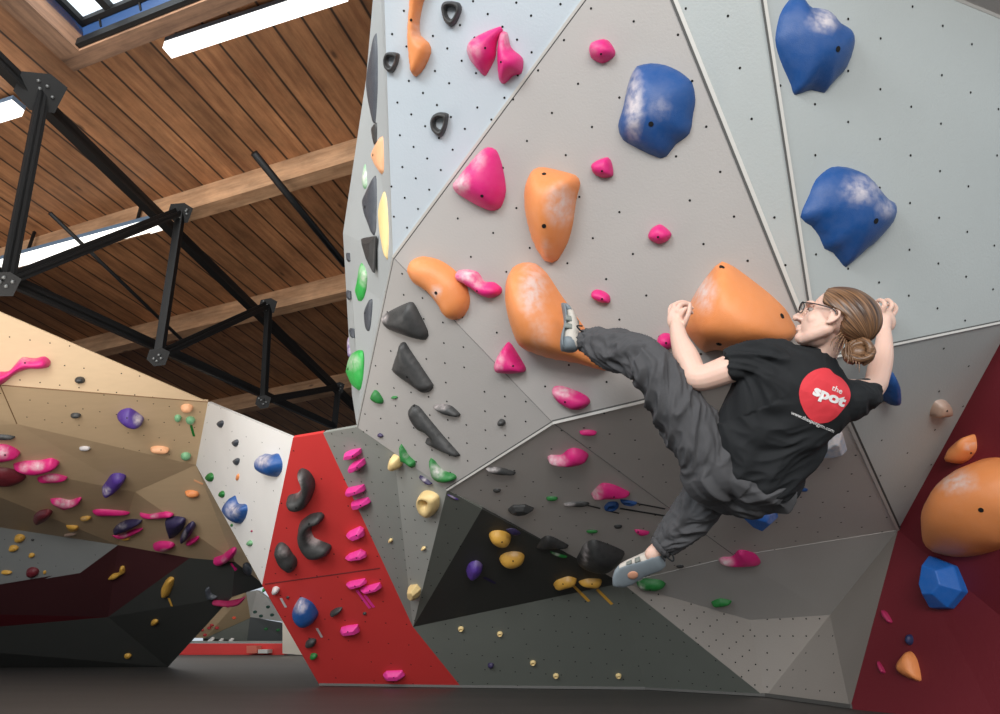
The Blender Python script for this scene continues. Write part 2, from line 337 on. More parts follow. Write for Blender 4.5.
def camvec(x, ydown, z): return (RIGHT * x - UP * ydown + FWD * z).normalized()
PD = camvec(278, 358, 700)                      # plank direction (down the roof, away)
BD = -camvec(-2900, 488, 700); BD = (BD - PD * BD.dot(PD)).normalized()   # beam direction, to the right
RN = PD.cross(BD).normalized()
if RN.dot(CAM - W(180, 212, 6.0)) < 0: RN = -RN  # faces down into the room
R0 = W(180, 212, 6.1)
def roof(px, py): return on_plane(px, py, R0, RN)
def ruv(p): return ((p - R0).dot(PD), (p - R0).dot(BD))
def rp(u, v, n=0.0): return R0 + PD * u + BD * v + RN * n
def wood_mat(name, rgb1, rgb2, plank=None):
    m = bpy.data.materials.new(name); m.use_nodes = True; nt = m.node_tree; N = nt.nodes; L = nt.links; b = N['Principled BSDF']; b.inputs['Roughness'].default_value = 0.55
    tc = N.new('ShaderNodeTexCoord'); sep = N.new('ShaderNodeSeparateXYZ'); L.new(tc.outputs['UV'], sep.inputs[0])
    mp = N.new('ShaderNodeMapping'); mp.inputs['Scale'].default_value = (1.0, 14, 1); L.new(tc.outputs['UV'], mp.inputs[0])
    nz = N.new('ShaderNodeTexNoise'); nz.inputs['Scale'].default_value = 1.6; nz.inputs['Detail'].default_value = 7; nz.inputs['Roughness'].default_value = 0.65; L.new(mp.outputs[0], nz.inputs['Vector'])
    mr = N.new('ShaderNodeMapRange'); mr.inputs[1].default_value = 0.3; mr.inputs[2].default_value = 0.7; L.new(nz.outputs['Fac'], mr.inputs[0])
    mx = N.new('ShaderNodeMix'); mx.data_type = 'RGBA'; L.new(mr.outputs[0], mx.inputs[0]); mx.inputs[6].default_value = S(*rgb1); mx.inputs[7].default_value = S(*rgb2); out = mx.outputs[2]
    n9 = N.new('ShaderNodeTexNoise'); n9.inputs['Scale'].default_value = 2.6; n9.inputs['Detail'].default_value = 8; n9.inputs['Roughness'].default_value = 0.7; m9 = N.new('ShaderNodeMapping'); m9.inputs['Scale'].default_value = (1, 2.2, 1); L.new(tc.outputs['UV'], m9.inputs[0]); L.new(m9.outputs[0], n9.inputs['Vector'])
    r9 = N.new('ShaderNodeMapRange'); r9.inputs[1].default_value = 0.35; r9.inputs[2].default_value = 0.68; r9.inputs[3].default_value = 0.62; r9.inputs[4].default_value = 1.12; L.new(n9.outputs['Fac'], r9.inputs[0])
    # knots
    mk = N.new('ShaderNodeMapping'); mk.inputs['Scale'].default_value = (1.0, 2.6, 1); L.new(tc.outputs['UV'], mk.inputs[0])
    vo = N.new('ShaderNodeTexVoronoi'); vo.inputs['Scale'].default_value = 1.7; L.new(mk.outputs[0], vo.inputs['Vector'])
    kr = N.new('ShaderNodeMapRange'); kr.inputs[1].default_value = 0.03; kr.inputs[2].default_value = 0.09; kr.inputs[3].default_value = 0.35; kr.inputs[4].default_value = 1; L.new(vo.outputs['Distance'], kr.inputs[0])
    def mult(c, fac):
        k = N.new('ShaderNodeMix'); k.data_type = 'RGBA'; k.blend_type = 'MULTIPLY'; k.inputs[0].default_value = 1; L.new(c, k.inputs[6]); L.new(fac, k.inputs[7]); return k.outputs[2]
    out = mult(out, kr.outputs[0]); out = mult(out, r9.outputs[0])
    if plank:
        dv = N.new('ShaderNodeMath'); dv.operation = 'DIVIDE'; L.new(sep.outputs[1], dv.inputs[0]); dv.inputs[1].default_value = plank
        fl_ = N.new('ShaderNodeMath'); fl_.operation = 'FLOOR'; L.new(dv.outputs[0], fl_.inputs[0])
        wn = N.new('ShaderNodeTexWhiteNoise'); wn.noise_dimensions = '1D'; L.new(fl_.outputs[0], wn.inputs['W'])
        m3 = N.new('ShaderNodeMapRange'); m3.inputs[3].default_value = 0.72; m3.inputs[4].default_value = 1.12; L.new(wn.outputs['Value'], m3.inputs[0]); out = mult(out, m3.outputs[0])
        fr = N.new('ShaderNodeMath'); fr.operation = 'FRACT'; L.new(dv.outputs[0], fr.inputs[0])
        pp = N.new('ShaderNodeMath'); pp.operation = 'PINGPONG'; L.new(fr.outputs[0], pp.inputs[0]); pp.inputs[1].default_value = 0.5
        m4 = N.new('ShaderNodeMapRange'); m4.inputs[1].default_value = 0.025; m4.inputs[2].default_value = 0.06; m4.inputs[3].default_value = 0.10; m4.inputs[4].default_value = 1.0; L.new(pp.outputs[0], m4.inputs[0]); out = mult(out, m4.outputs[0])
    L.new(out, b.inputs['Base Color']); return m
PLANKS = wood_mat('roof_planks', (138, 90, 58), (186, 134, 92), 0.205)
BEAMW = wood_mat('beam_wood', (160, 120, 88), (200, 160, 124))
def uv_plane(me, fu):
    uvl = me.uv_layers.new(name='UVMap')
    for l in me.loops: uvl.data[l.index].uv = fu(me.vertices[l.vertex_index].co)
# skylight hole rectangle in roof coordinates
sk = ruv(on_plane(72, 77, R0 + RN * 0.2, RN)); SU1 = sk[0] - 0.11; SU0 = SU1 - 1.9; SV0 = sk[1] + 0.16; SV1 = SV0 + 3.2
um, vm = -8.0, -9.0; uM, vM = 16.0, 7.0
bm = bmesh.new()
for (a, b, c, d) in ((um, SU0, vm, vM), (SU1, uM, vm, vM), (SU0, SU1, vm, SV0), (SU0, SU1, SV1, vM)):
    lo = [bm.verts.new(rp(u, v)) for u, v in ((a, c), (b, c), (b, d), (a, d))]; hi = [bm.verts.new(rp(u, v, -0.06)) for u, v in ((a, c), (b, c), (b, d), (a, d))]
    bm.faces.new(lo); bm.faces.new(hi[::-1])
    for i in range(4): bm.faces.new((lo[i], hi[i], hi[(i + 1) % 4], lo[(i + 1) % 4]))
ce = obj('ceiling', bm, PLANKS); uv_plane(ce.data, lambda p: ruv(p)); tag(ce, kind='structure')
def beam(v0, v1, u0, depth, width, label, m=BEAMW, along='v', name='roof_beam', parent=None, n0=0.0):
    """timber under the roof boards: bottom at depth"""
    bm = bmesh.new(); vs = []
    cs = [(u0, v0), (u0 + width, v0), (u0 + width, v1), (u0, v1)] if along == 'v' else [(v0, u0), (v1, u0), (v1, u0 + width), (v0, u0 + width)]
    lo = [bm.verts.new(rp(u, v, n0 + depth)) for u, v in cs]; hi = [bm.verts.new(rp(u, v, n0)) for u, v in cs]
    bm.faces.new(lo); bm.faces.new(hi[::-1])
    for i in range(4): bm.faces.new((lo[i], hi[i], hi[(i + 1) % 4], lo[(i + 1) % 4]))
    o = obj(name, bm, m, parent)
    if along == 'v': uv_plane(o.data, lambda p: ((p - R0).dot(BD), (p - R0).dot(PD) + (p - R0).dot(RN)))
    else: uv_plane(o.data, lambda p: ((p - R0).dot(PD), (p - R0).dot(BD) + (p - R0).dot(RN)))
    return o
# horizontal timber beams
for (pa, lab) in (((180, 212), 'timber roof beam crossing the truss at its middle node, nearest the camera'), ((268, 305), 'timber roof beam running behind the second truss node'), ((335, 383), 'farthest timber roof beam, low above the plywood boulder')):
    u0, _ = ruv(roof(*pa)); o = beam(vm, vM, u0 - 0.20, 0.22, 0.13, lab); tag(o, lab, 'beam', 'timber roof beams')
# skylight: wooden curb, dark blue shaft and bright glazing
BLUEP = mat('shaft_blue', (26, 58, 100), 0.5, 0.45, 1.6); STEEL = mat('black_steel', (13, 14, 15), 0.55, 0.1, spec=0.3); GLASSW = mat('sky_glass', (214, 228, 240), 0.3, 0.02, emis=(226, 236, 246, 0.9))
SKY = tag(empty('skylight', rp(SU1, SV0)), 'rectangular roof skylight in a rough timber curb with a blue shaft', 'skylight')
beam(SV0 - 0.16, SV1 + 0.2, SU1, 0.15, 0.11, None, wood_mat('curb_wood', (98, 72, 56), (156, 120, 94)), name='curb', parent=SKY)
beam(SU0, SU1, SV0 - 0.16, 0.15, 0.16, None, MATS.get('x') or bpy.data.materials['curb_wood'], along='u', name='curb', parent=SKY)
bm = bmesh.new(); hh = -0.09
def quad(bm, a, b, c, d): bm.faces.new([bm.verts.new(p) for p in (a, b, c, d)])
quad(bm, rp(SU1, SV0, 0.02), rp(SU1, SV1, 0.02), rp(SU1 - 0.05, SV1, hh), rp(SU1 - 0.05, SV0, hh))
quad(bm, rp(SU0, SV0, 0.02), rp(SU1, SV0, 0.02), rp(SU1, SV0, hh), rp(SU0, SV0, hh))
quad(bm, rp(SU0, SV0, 0.02), rp(SU0, SV1, 0.02), rp(SU0, SV1, hh), rp(SU0, SV0, hh))
quad(bm, rp(SU0, SV1, 0.02), rp(SU1, SV1, 0.02), rp(SU1, SV1, hh), rp(SU0, SV1, hh))
obj('shaft', bm, BLUEP, SKY)
bm = bmesh.new(); quad(bm, rp(SU0, SV0, hh - 0.02), rp(SU1, SV0, hh - 0.02), rp(SU1, SV1, hh - 0.02), rp(SU0, SV1, hh - 0.02)); obj('pane', bm, GLASSW, SKY)
for a_, b_ in (((SU1 - 0.05, SV0), (SU1 - 0.05, SV1)), ((SU0, SV0 + 0.02), (SU1, SV0 + 0.02))):
    bm = bmesh.new(); add_bar(bm, rp(a_[0], a_[1], hh + 0.03), rp(b_[0], b_[1], hh + 0.03), 0.035, 0.04, RN); obj('pane_frame', bm, STEEL, SKY)
for k in range(5):
    bm = bmesh.new(); vv = SV0 + 0.25 + k * 0.62; add_bar(bm, rp(SU0, vv, hh + 0.02), rp(SU1, vv, hh + 0.02), 0.05, 0.05, RN); obj('glazing_bar', bm, STEEL, SKY)
for k in range(9):
    bm = bmesh.new(); vv = SV0 + 0.15 + k * 0.32; add_bar(bm, rp(SU1 - 0.01, vv, 0.0), rp(SU1 - 0.06, vv, hh), 0.012, 0.012, RN); obj('board_joint', bm, STEEL, SKY)
bm = bmesh.new(); add_bar(bm, rp(SU1 - 0.02, SV0, 0.10), rp(SU1 - 0.02, SV1, 0.10), 0.03, 0.06, RN); obj('shaft_trim', bm, STEEL, SKY)

# fluorescent tubes
TUBE = mat('tube_glow', (255, 255, 250), 0.4, 0.0, emis=(255, 252, 244, 1.35)); FIX = mat('tube_body', (90, 110, 130), 0.4, 0.05)
def tube_light(p1, p2, w, label, d0=0.12):
    a = on_plane(p1[0], p1[1], R0 + RN * d0, RN); b = on_plane(p2[0], p2[1], R0 + RN * d0, RN)
    e = tag(empty('tube_light', a), label, 'ceiling light', 'fluorescent tube lights')
    bm = bmesh.new(); add_bar(bm, a, b, w, 0.06, RN); obj('diffuser', bm, TUBE, e)
    bm = bmesh.new(); add_bar(bm, a - RN * 0.05, b - RN * 0.05, w * 1.06, 0.04, RN); obj('housing', bm, FIX, e)
    for s in (0.15, 0.85):
        bm = bmesh.new(); p = a.lerp(b, s); add_bar(bm, p - RN * 0.07, p - RN * (d0), 0.02, 0.02, BD); obj('hanger', bm, STEEL, e)
    return e
tube_light((168, 50), (345, -8), 0.085, 'long white fluorescent tube light running beside the skylight curb')
tube_light((3, 265), (160, 223), 0.085, 'white fluorescent tube light seen behind the truss diagonal', 0.30)
tube_light((-60, 132), (17, 108), 0.10, 'short end of a white tube light at the left edge under the skylight', 0.12)
tube_light((148, 228.5), (160, 225), 0.08, 'small bright tube light end by the middle truss node', 0.02)

# steel truss
TR = tag(empty('roof_truss', W(180, 212, 5.8)), 'black riveted steel roof truss with posts and diagonals below the boards', 'roof truss')
def tn(px, py): return on_plane(px, py, R0 + RN * 0.40, RN)
def drop(top, px, py):
    # point on the vertical below top that projects to row py
    lo, hi = 0.0, 4.0
    for _ in range(40):
        mid = (lo + hi) / 2
        if proj(top - Vector((0, 0, mid)))[1] < py: lo = mid
        else: hi = mid
    return W(px, py, proj(top - Vector((0, 0, lo)))[2])
n0, n1_, n2_, n3_ = tn(40, 92), tn(180, 213), tn(268, 306), tn(338, 388)
l0, l1_, l2_, l3_ = drop(n0, 3, 284), drop(n1_, 158, 357), drop(n2_, 263, 402), drop(n3_, 334, 428)
def angle_bar(name, a, b, w, label=None):
    bm = bmesh.new(); u, v = frame_from(b - a, RN)
    add_bar(bm, a, b, w, w * 0.22, RN); add_bar(bm, a + v * w * 0.45, b + v * w * 0.45, w * 0.2, w * 0.9, RN); add_bar(bm, a - u * w * 0.42 , b - u * w * 0.42, w * 0.16, w * 0.8, RN)
    o = obj(name, bm, STEEL, TR);
    if label: o['label'] = label
ext0 = n0 + (n0 - n1_) * 0.6; extl = l0 + (l0 - l1_) * 0.6
angle_bar('top_chord', ext0, n3_ + (n3_ - n2_) * 0.35, 0.095); angle_bar('bottom_chord', extl, l2_ + (l3_ - l2_) * 1.0, 0.07)
for a, b in ((n0, l0), (n1_, l1_), (n2_, l2_), (n3_, l3_)): angle_bar('post', a, b, 0.066)
for a, b in ((l0, n1_), (l1_, n2_), (l2_, n3_)): angle_bar('diagonal', a, b, 0.052)
for p, sz in ((n0, 0.26), (n1_, 0.17), (n2_, 0.16), (n3_, 0.15), (l0, 0.15), (l1_, 0.14), (l2_, 0.13)):
    bm = bmesh.new(); d = (CAM - p).normalized(); u, v = frame_from(d); q = p + d * 0.03
    vs = [q + u * sz * x + v * sz * y for x, y in ((-.5, -.35), (-.1, -.5), (.45, -.3), (.5, .2), (.1, .5), (-.4, .35))]
    a = [bm.verts.new(x) for x in vs]; b = [bm.verts.new(x - d * 0.012) for x in vs]; bm.faces.new(a); bm.faces.new(b[::-1])
    for i in range(6): bm.faces.new((a[i], b[i], b[(i + 1) % 6], a[(i + 1) % 6]))
    g_ = obj('gusset_plate', bm, STEEL, TR)
    for i in range(4):
        bm = bmesh.new()
        c_ = q + u * sz * random.uniform(-.3, .3) + v * sz * random.uniform(-.28, .28) + d * 0.004; ellipsoid(bm, c_, u * 0.012, v * 0.012, d * 0.009, 8, 5)
        r_ = obj('rivet', bm, mat('rivet_steel', (90, 92, 92), 0.35, 0.1, metal=0.6), g_); 
def rod(a, b, r, label, name='tie_rod'):
    bm = bmesh.new(); tube(bm, [a, (a + b) / 2, b], [r, r, r], 8, 1, False); o = obj(name, bm, STEEL, None, True); tag(o, label, 'tie rod')
r1 = on_plane(50, 213, R0 + RN * 0.33, RN); r2 = on_plane(187, 345, R0 + RN * 0.62, RN)
rod(r1, r2, 0.016, 'thin steel tie rod crossing in front of the tube light')
rod(on_plane(254, 153, R0 + RN * 0.25, RN), on_plane(345, 265, R0 + RN * 0.5, RN), 0.028, 'black steel tie rod between the two nearer beams, beside the pale wall')

# building walls far behind and beside
bm = bmesh.new(); add_bar(bm, Vector((-16, 25.0, 3.0)), Vector((9, 25.0, 3.0)), 0.3, 7, Vector((0, 1, 0))); o = obj('wall_back', bm, mat('brick_dark', (88, 72, 62), 0.8, 0.2)); tag(o, kind='structure')
bm = bmesh.new(); add_bar(bm, Vector((-15.9, -7, 3.0)), Vector((-15.9, 25, 3.0)), 0.2, 7, Vector((1, 0, 0))); o = obj('wall_left', bm, mat('block_grey', (120, 110, 100), 0.8, 0.1)); tag(o, kind='structure')

# ---------------------------------------------------------------- far end of the hall, seen under the boulders
FAR = tag(empty('climbing_wall', floor_pt(230, 654)), 'small far away boulder with tan, white and grey faces seen through the gap', 'climbing wall')
def far_poly(name, pts, dep, m, parent=FAR, th=0.25):
    a = [W(x, y, d) for (x, y), d in zip(pts, dep)]; bm = bmesh.new(); n = tri_normal(*a[:3])
    f = [bm.verts.new(p) for p in a]; b = [bm.verts.new(p + Vector((0, th, 0))) for p in a]; bm.faces.new(f); bm.faces.new(b[::-1])
    for i in range(len(a)): bm.faces.new((f[i], b[i], b[(i + 1) % len(a)], f[(i + 1) % len(a)]))
    return obj(name, bm, m, parent)
D = 17.0
far_poly('wall_panel', [(186, 638), (205, 612), (226, 590), (246, 592), (250, 618), (205, 638)], [D, D - .2, D - .6, D - .6, D, D], PLY)['label'] = 'tan plywood panel'
far_poly('wall_panel', [(180, 636), (213, 596), (226, 590), (186, 638)], [D + .1, D, D - .5, D + .1], MIDG)['label'] = 'grey edge panel'
far_poly('wall_panel', [(246, 592), (257, 590), (266, 597), (284, 622), (250, 617)], [D - .6, D - .5, D - .4, D - .1, D], WHITE)['label'] = 'white panel with small holds'
far_poly('wall_panel', [(203, 638), (250, 617), (247, 641), (203, 641)], [D, D, D + .3, D + .3], MIDG)['label'] = 'grey lower panel'
far_poly('wall_panel', [(250, 617), (288, 624), (288, 641), (247, 641)], [D, D - .1, D + .2, D + .3], paint('slate2', (112, 116, 118)))['label'] = 'slate lower panel'
CM = tag(empty('crash_mat', floor_pt(230, 653)), 'raised far crash mat with red edge and grey top before the distant boulder', 'crash mat')
pt = W(230, 643.2, 15.6); zt = pt.z; xa, xb = W(172, 650, 15.6).x, W(285, 650, 15.6).x; ym = pt.y
bm = bmesh.new(); add_bar(bm, Vector((xa, ym + 0.15, zt / 2)), Vector((xb, ym + 0.15, zt / 2)), 0.3, zt - 0.01, Vector((0, 0, 1))); obj('mat_edge', bm, RED, CM)
bm = bmesh.new(); add_bar(bm, Vector((xa, ym + 1.0, zt + 0.02)), Vector((xb, ym + 1.0, zt + 0.02)), 2.0, 0.04, Vector((0, 0, 1))); obj('mat_top', bm, MIDG, CM)
o = far_poly('pillar', [(282.5, 615), (306, 615), (303, 655), (282.5, 653.5)], [15.0, 15.0, 15.0, 15.0], paint('cream', (232, 224, 210)), None, 0.8); tag(o, 'pale cream pillar between the red wall and the far mat', 'pillar')
def far_box(x0, y0, x1, y1, d, m, label, cat, name):
    o = far_poly(name, [(x0, y0), (x1, y0), (x1, y1), (x0, y1)], [d] * 4, m, None, 0.35); tag(o, label, cat)
far_box(246.5, 645.8, 256.5, 653.2, 15.2, paint('salmon', (236, 130, 112)), 'salmon pink foam block in front of the far red mat edge', 'foam block', 'foam_block')
far_box(258, 649.5, 267.5, 653.4, 15.2, WHITE, 'low white box in front of the far red mat edge', 'box', 'storage_box')
for i, (x, y, r, c, lab) in enumerate(((211, 640.6, 2.6, WHITE, 'white bundle at left on the far mat'), (221, 641.0, 2.0, WHITE, 'white bundle in the middle of the far mat'), (188, 640.2, 4.4, RED, 'red jacket heap at the left end of the far mat'), (231, 641.3, 2.2, WHITE, 'small white bundle toward the right of the far mat'))):
    bm = bmesh.new(); p = W(x, y, 16.0); p.z = zt + 0.04 + r * 0.35 * 16 / FPX; ellipsoid(bm, p, RIGHT * r * 15.9 / FPX, FWD * 0.15, UP * r * 0.5 * 15.9 / FPX, 12, 8)
    for v in bm.verts: v.co += Vector((0, 0, 0.03 * noise.noise(v.co * 9)))
    o = obj('clothes_bundle', bm, c, None, True); tag(o, lab, 'bundle')
FARCOL = [('red', (188, 57, 62), [(205, 635, 'leftmost low'), (209, 628, 'second from the left'), (217, 628, 'rightmost'), (212, 625, 'highest'), (202, 630, 'outermost left')], 'tan face of the far boulder'),
          ('dark green', (30, 70, 60), [(255, 612, 'lower left'), (261, 616, 'lowest'), (268, 607, 'topmost'), (272, 615, 'right hand')], 'white face of the far boulder'),
          ('green', (40, 110, 60), [(278, 630, 'right hand'), (266, 629, 'left hand')], 'slate face of the far boulder'),
          ('orange', (222, 90, 60), [(234, 618, 'single')], 'tan face of the far boulder'), ('pink', (214, 30, 110), [(212, 605, 'left'), (228, 606, 'right')], 'top edge of the far boulder')]
for cn, rgb, pts, where in FARCOL:
    for (x, y, lab) in pts:
        bm = bmesh.new(); p = W(x, y, D - 0.15 - (0.3 if y < 620 else 0)); ellipsoid(bm, p, RIGHT * 0.05, FWD * 0.04, UP * 0.035, 10, 6); o = obj('distant_hold', bm, mat('far_%d_%d_%d' % rgb, rgb), None, True)
        tag(o, '%s tiny %s hold on the %s' % (lab, cn, where), 'climbing hold', 'tiny %s holds on the far boulder' % cn)

# ---------------------------------------------------------------- climbing holds
RGB = dict(pink=(226, 28, 126), orange=(238, 148, 84), paleblue=(150, 184, 214), blue=(5, 76, 144), black=(48, 50, 50), dark=(62, 68, 76), green=(22, 120, 48), yellow=(226, 172, 70), cream=(244, 214, 150), purple=(78, 46, 140),
           peach=(240, 178, 132), maroonh=(110, 18, 34), mint=(120, 176, 130), hotpink=(240, 60, 160), navy=(18, 36, 84), deeppurple=(44, 34, 78), magenta=(170, 24, 84), beige=(196, 164, 144), cobalt=(8, 104, 196), chalky=(200, 196, 196), brightgreen=(40, 170, 70))
def hmat(c): return mat('hold_' + c, RGB[c], 0.45, 0.07, 9.0, 0.35, 240, chalk=True)
def smooth_outline(P, n=44, rnd=True):
    out = []; m = len(P)
    for i in range(m):
        p0, p1, p2, p3 = (Vector(P[(i + k) % m]) for k in (-1, 0, 1, 2)); steps = max(1, round(n * (p2 - p1).length / PER(P)))
        for s in range(steps):
            t = s / steps
            if rnd:
                q = (p1 * 2 + (p2 - p0) * t + (p0 * 2 - p1 * 5 + p2 * 4 - p3) * t * t + (p1 * 3 - p0 - p2 * 3 + p3) * t ** 3) * 0.5
                q = q * 0.8 + p1.lerp(p2, t) * 0.2
            else: q = p1.lerp(p2, t)
            out.append(q)
    return out
def PER(P): return sum((Vector(P[i]) - Vector(P[i - 1])).length for i in range(len(P)))
def seg_dist(p, a, b):
    ab = b - a; t = max(0, min(1, (p - a).dot(ab) / max(ab.length_squared, 1e-12))); return (p - a - ab * t).length
def E(cx, cy, rx, ry, rot=0, n=10):
    c, s = math.cos(math.radians(rot)), math.sin(math.radians(rot)); return [(cx + rx * math.cos(2 * PI * k / n) * c - ry * math.sin(2 * PI * k / n) * s, cy + rx * math.cos(2 * PI * k / n) * s + ry * math.sin(2 * PI * k / n) * c) for k in range(n)]
ALLH = {}
def bolt_disc(parent, bvh, px, py, r=0.008):
    h = bvh.ray_cast(CAM, ray(px, py).normalized())
    if h[0] is None: return
    n = h[1]; n = n if n.dot(CAM - h[0]) > 0 else -n; u, v = frame_from(n); p = h[0]
    bm = bmesh.new(); ring = [bm.verts.new(p + n * 0.002 + (u * math.cos(PI * k / 6) + v * math.sin(PI * k / 6)) * r) for k in range(12)]
    rin = [bm.verts.new(p + n * -0.004 + (u * math.cos(PI * k / 6) + v * math.sin(PI * k / 6)) * r * 0.95) for k in range(12)]
    bm.faces.new(ring); bm.faces.new(rin[::-1])
    for k in range(12): bm.faces.new((ring[k], rin[k], rin[(k + 1) % 12], ring[(k + 1) % 12]))
    obj('bolt_hole', bm, HOLE, parent)
def hold(label, color, P, H=None, bolt=None, chalk=None, peak=None, group=None, style='dome', at=None, name='climbing_hold', cat='climbing hold', power=1.0, ring=0.42, fit=2):
    if fit:
        # first passes only measure how far the bulge pushes the outline, then the base outline is corrected
        Q = [tuple(p) for p in P]; tx0, tx1 = min(p[0] for p in P), max(p[0] for p in P); ty0, ty1 = min(p[1] for p in P), max(p[1] for p in P)
        for _ in range(fit):
            res = hold(label, color, Q, H, None, None, peak, group, style, at or (sum(p[0] for p in P) / len(P), sum(p[1] for p in P) / len(P)), name, cat, power, ring, 0)
            if res is None: return
            me_ = res.data; pr = [proj(v.co + res.location) for v in me_.vertices]; hgt = res['_h']; bpy.data.objects.remove(res, do_unlink=True); bpy.data.meshes.remove(me_)
            if H is None: H = hgt
            x0, x1 = min(p[0] for p in pr), max(p[0] for p in pr); y0, y1 = min(p[1] for p in pr), max(p[1] for p in pr)
            sx = (tx1 - tx0) / (x1 - x0); sy = (ty1 - ty0) / (y1 - y0)
            if min(sx, sy) < 0.85: H *= max(0.6, min(sx, sy) / 0.95)
            sx = min(1.15, max(0.75, sx)); sy = min(1.15, max(0.75, sy))
            mp_ = lambda q: ((tx0 + tx1) / 2 + (q[0] - (x0 + x1) / 2) * sx, (ty0 + ty1) / 2 + (q[1] - (y0 + y1) / 2) * sy)
            Q = [mp_(q) for q in Q]
            if peak: peak = mp_(peak)
        o = hold(label, color, Q, H, bolt, chalk, peak, group, style, at or (sum(p[0] for p in P) / len(P), sum(p[1] for p in P) / len(P)), name, cat, power, ring, 0)
        if o is not None: del o['_h']
        return o
    cx = sum(p[0] for p in P) / len(P); cy = sum(p[1] for p in P) / len(P)
    hit = wall_hit(*(at or (cx, cy)))
    if hit is None: print('NO WALL for', label); return
    p0, n, _ = hit
    u, v = frame_from(n); 
    def pl(x, y):
        q = on_plane(x, y, p0, n) - p0; return Vector((q.dot(u), q.dot(v)))
    out2 = smooth_outline(P, 44 if len(P) > 6 or style == 'ring' else 28, style != 'block')
    B = [pl(*q) for q in out2]; m = len(B)
    area_ = abs(sum(B[i].x * B[(i + 1) % m].y - B[(i + 1) % m].x * B[i].y for i in range(m))) / 2; size = math.sqrt(area_)
    if H is None: H = 0.42 * size
    bm = bmesh.new()
    def P3d(q, h): return u * q.x + v * q.y + n * h
    chv = []
    if style == 'ring':
        cen = sum(B, Vector((0, 0))) / m; rows = []
        if peak: cen = pl(*peak)
        for a in range(0, 9):
            th = PI * a / 8; s = 1 + (ring - 1) * (1 - math.cos(th)) / 2; rows.append([bm.verts.new(P3d(cen + (b - cen) * s, H * math.sin(th) - 0.002)) for b in B])
        for a, b in zip(rows[:-1], rows[1:]):
            for k in range(m): bm.faces.new((a[k], a[(k + 1) % m], b[(k + 1) % m], b[k]))
    elif style == 'block':
        cen = sum(B, Vector((0, 0))) / m
        cc = pl(*peak) if peak else cen
        corners = [pl(*q) for q in P]; lo = [bm.verts.new(P3d(q, -0.003)) for q in corners]; md = [bm.verts.new(P3d(q, H * 0.35)) for q in corners]
        hi = [bm.verts.new(P3d(cc + (q - cc) * 0.55, H)) for q in corners]; mm = len(corners)
        for a, b in ((lo, md), (md, hi)):
            for k in range(mm): bm.faces.new((a[k], a[(k + 1) % mm], b[(k + 1) % mm], b[k]))
        bm.faces.new(hi); bm.faces.new(lo[::-1])
        bmesh.ops.bevel(bm, geom=bm.edges[:], offset=min(0.006, size * 0.05), segments=2, affect='EDGES', profile=0.5)
    else:
        poly = [(b.x, b.y) for b in B]; st = size / (15 if size > 0.15 else 9)
        xs = [b.x for b in B]; ys = [b.y for b in B]; inner = []
        jj = 0; y = min(ys)
        while y < max(ys):
            x = min(xs) + (st / 2 if jj % 2 else 0)
            while x < max(xs):
                if inside(x, y, poly):
                    q = Vector((x, y)); dd = min(seg_dist(q, B[i - 1], B[i]) for i in range(m))
                    if dd > st * 0.35: inner.append((q, dd))
                x += st
            y += st * 0.87; jj += 1
        maxd = max([d for _, d in inner], default=size * 0.3); pk = pl(*peak) if peak else None
        # rim rings close to the edge, for a crisp rounded flank
        vs2 = list(B); hs = [-0.003] * m
        for q, dd in inner:
            t = min(1, dd / maxd); h = H * (1 - (1 - t) ** 2.2) ** (0.62 * power)
            if pk is not None:
                f = math.exp(-((q - pk).length / (size * 0.75)) ** 2); h *= 0.45 + 0.55 * f
            h += size * 0.02 * noise.noise(Vector((q.x / size * 2.2, q.y / size * 2.2, H * 37)))
            vs2.append(q); hs.append(h)
        ed = [(i, (i + 1) % m) for i in range(m)]
        r = delaunay_2d_cdt(vs2, ed, [], 1, 1e-6)
        idx = []
        for i, q in enumerate(r[0]):
            src = r[3][i]; idx.append(bm.verts.new(P3d(q, hs[src[0]] if src else 0)))
        for f in r[2]:
            try: bm.faces.new([idx[i] for i in f])
            except ValueError: pass
        be = [e for e in bm.edges if e.is_boundary]
        ex = bmesh.ops.extrude_edge_only(bm, edges=be); nv = [g for g in ex['geom'] if isinstance(g, bmesh.types.BMVert)]
        for q in nv: q.co -= n * 0.008
        be2 = [e for e in bm.edges if e.is_boundary]
        try: bmesh.ops.contextual_create(bm, geom=be2)
        except Exception: pass
    bmesh.ops.recalc_face_normals(bm, faces=bm.faces[:])
    bm.verts.ensure_lookup_table()
    vals = []
    for q in bm.verts:
        c = 0.03
        if chalk:
            for ch in (chalk if isinstance(chalk, list) else [chalk]):
                x, y, _ = proj(q.co + p0); e = math.hypot((x - ch[0]) / ch[2], (y - ch[1]) / (ch[3] if len(ch) > 3 else ch[2])); c = max(c, (1.0 - min(1, e)) ** 0.7 * (ch[4] if len(ch) > 4 else 0.95))
        vals.append(c)
    me = bpy.data.meshes.new(name); bm.to_mesh(me)
    at_ = me.attributes.new('chalk', 'FLOAT', 'POINT'); at_.data.foreach_set('value', vals)
    for p in me.polygons: p.use_smooth = style != 'block'
    o = link(name, me, hmat(color)); o.location = p0; o['_h'] = H
    for q in bm.verts: q.co += p0
    tag(o, label, cat, group)
    if bolt:
        bvh = BVHTree.FromBMesh(bm)
        for b_ in (bolt if isinstance(bolt, list) else [bolt]): bolt_disc(o, bvh, b_[0], b_[1], max(0.005, min(0.012, size * 0.035)))
    bm.free(); ALLH[label] = o; return o
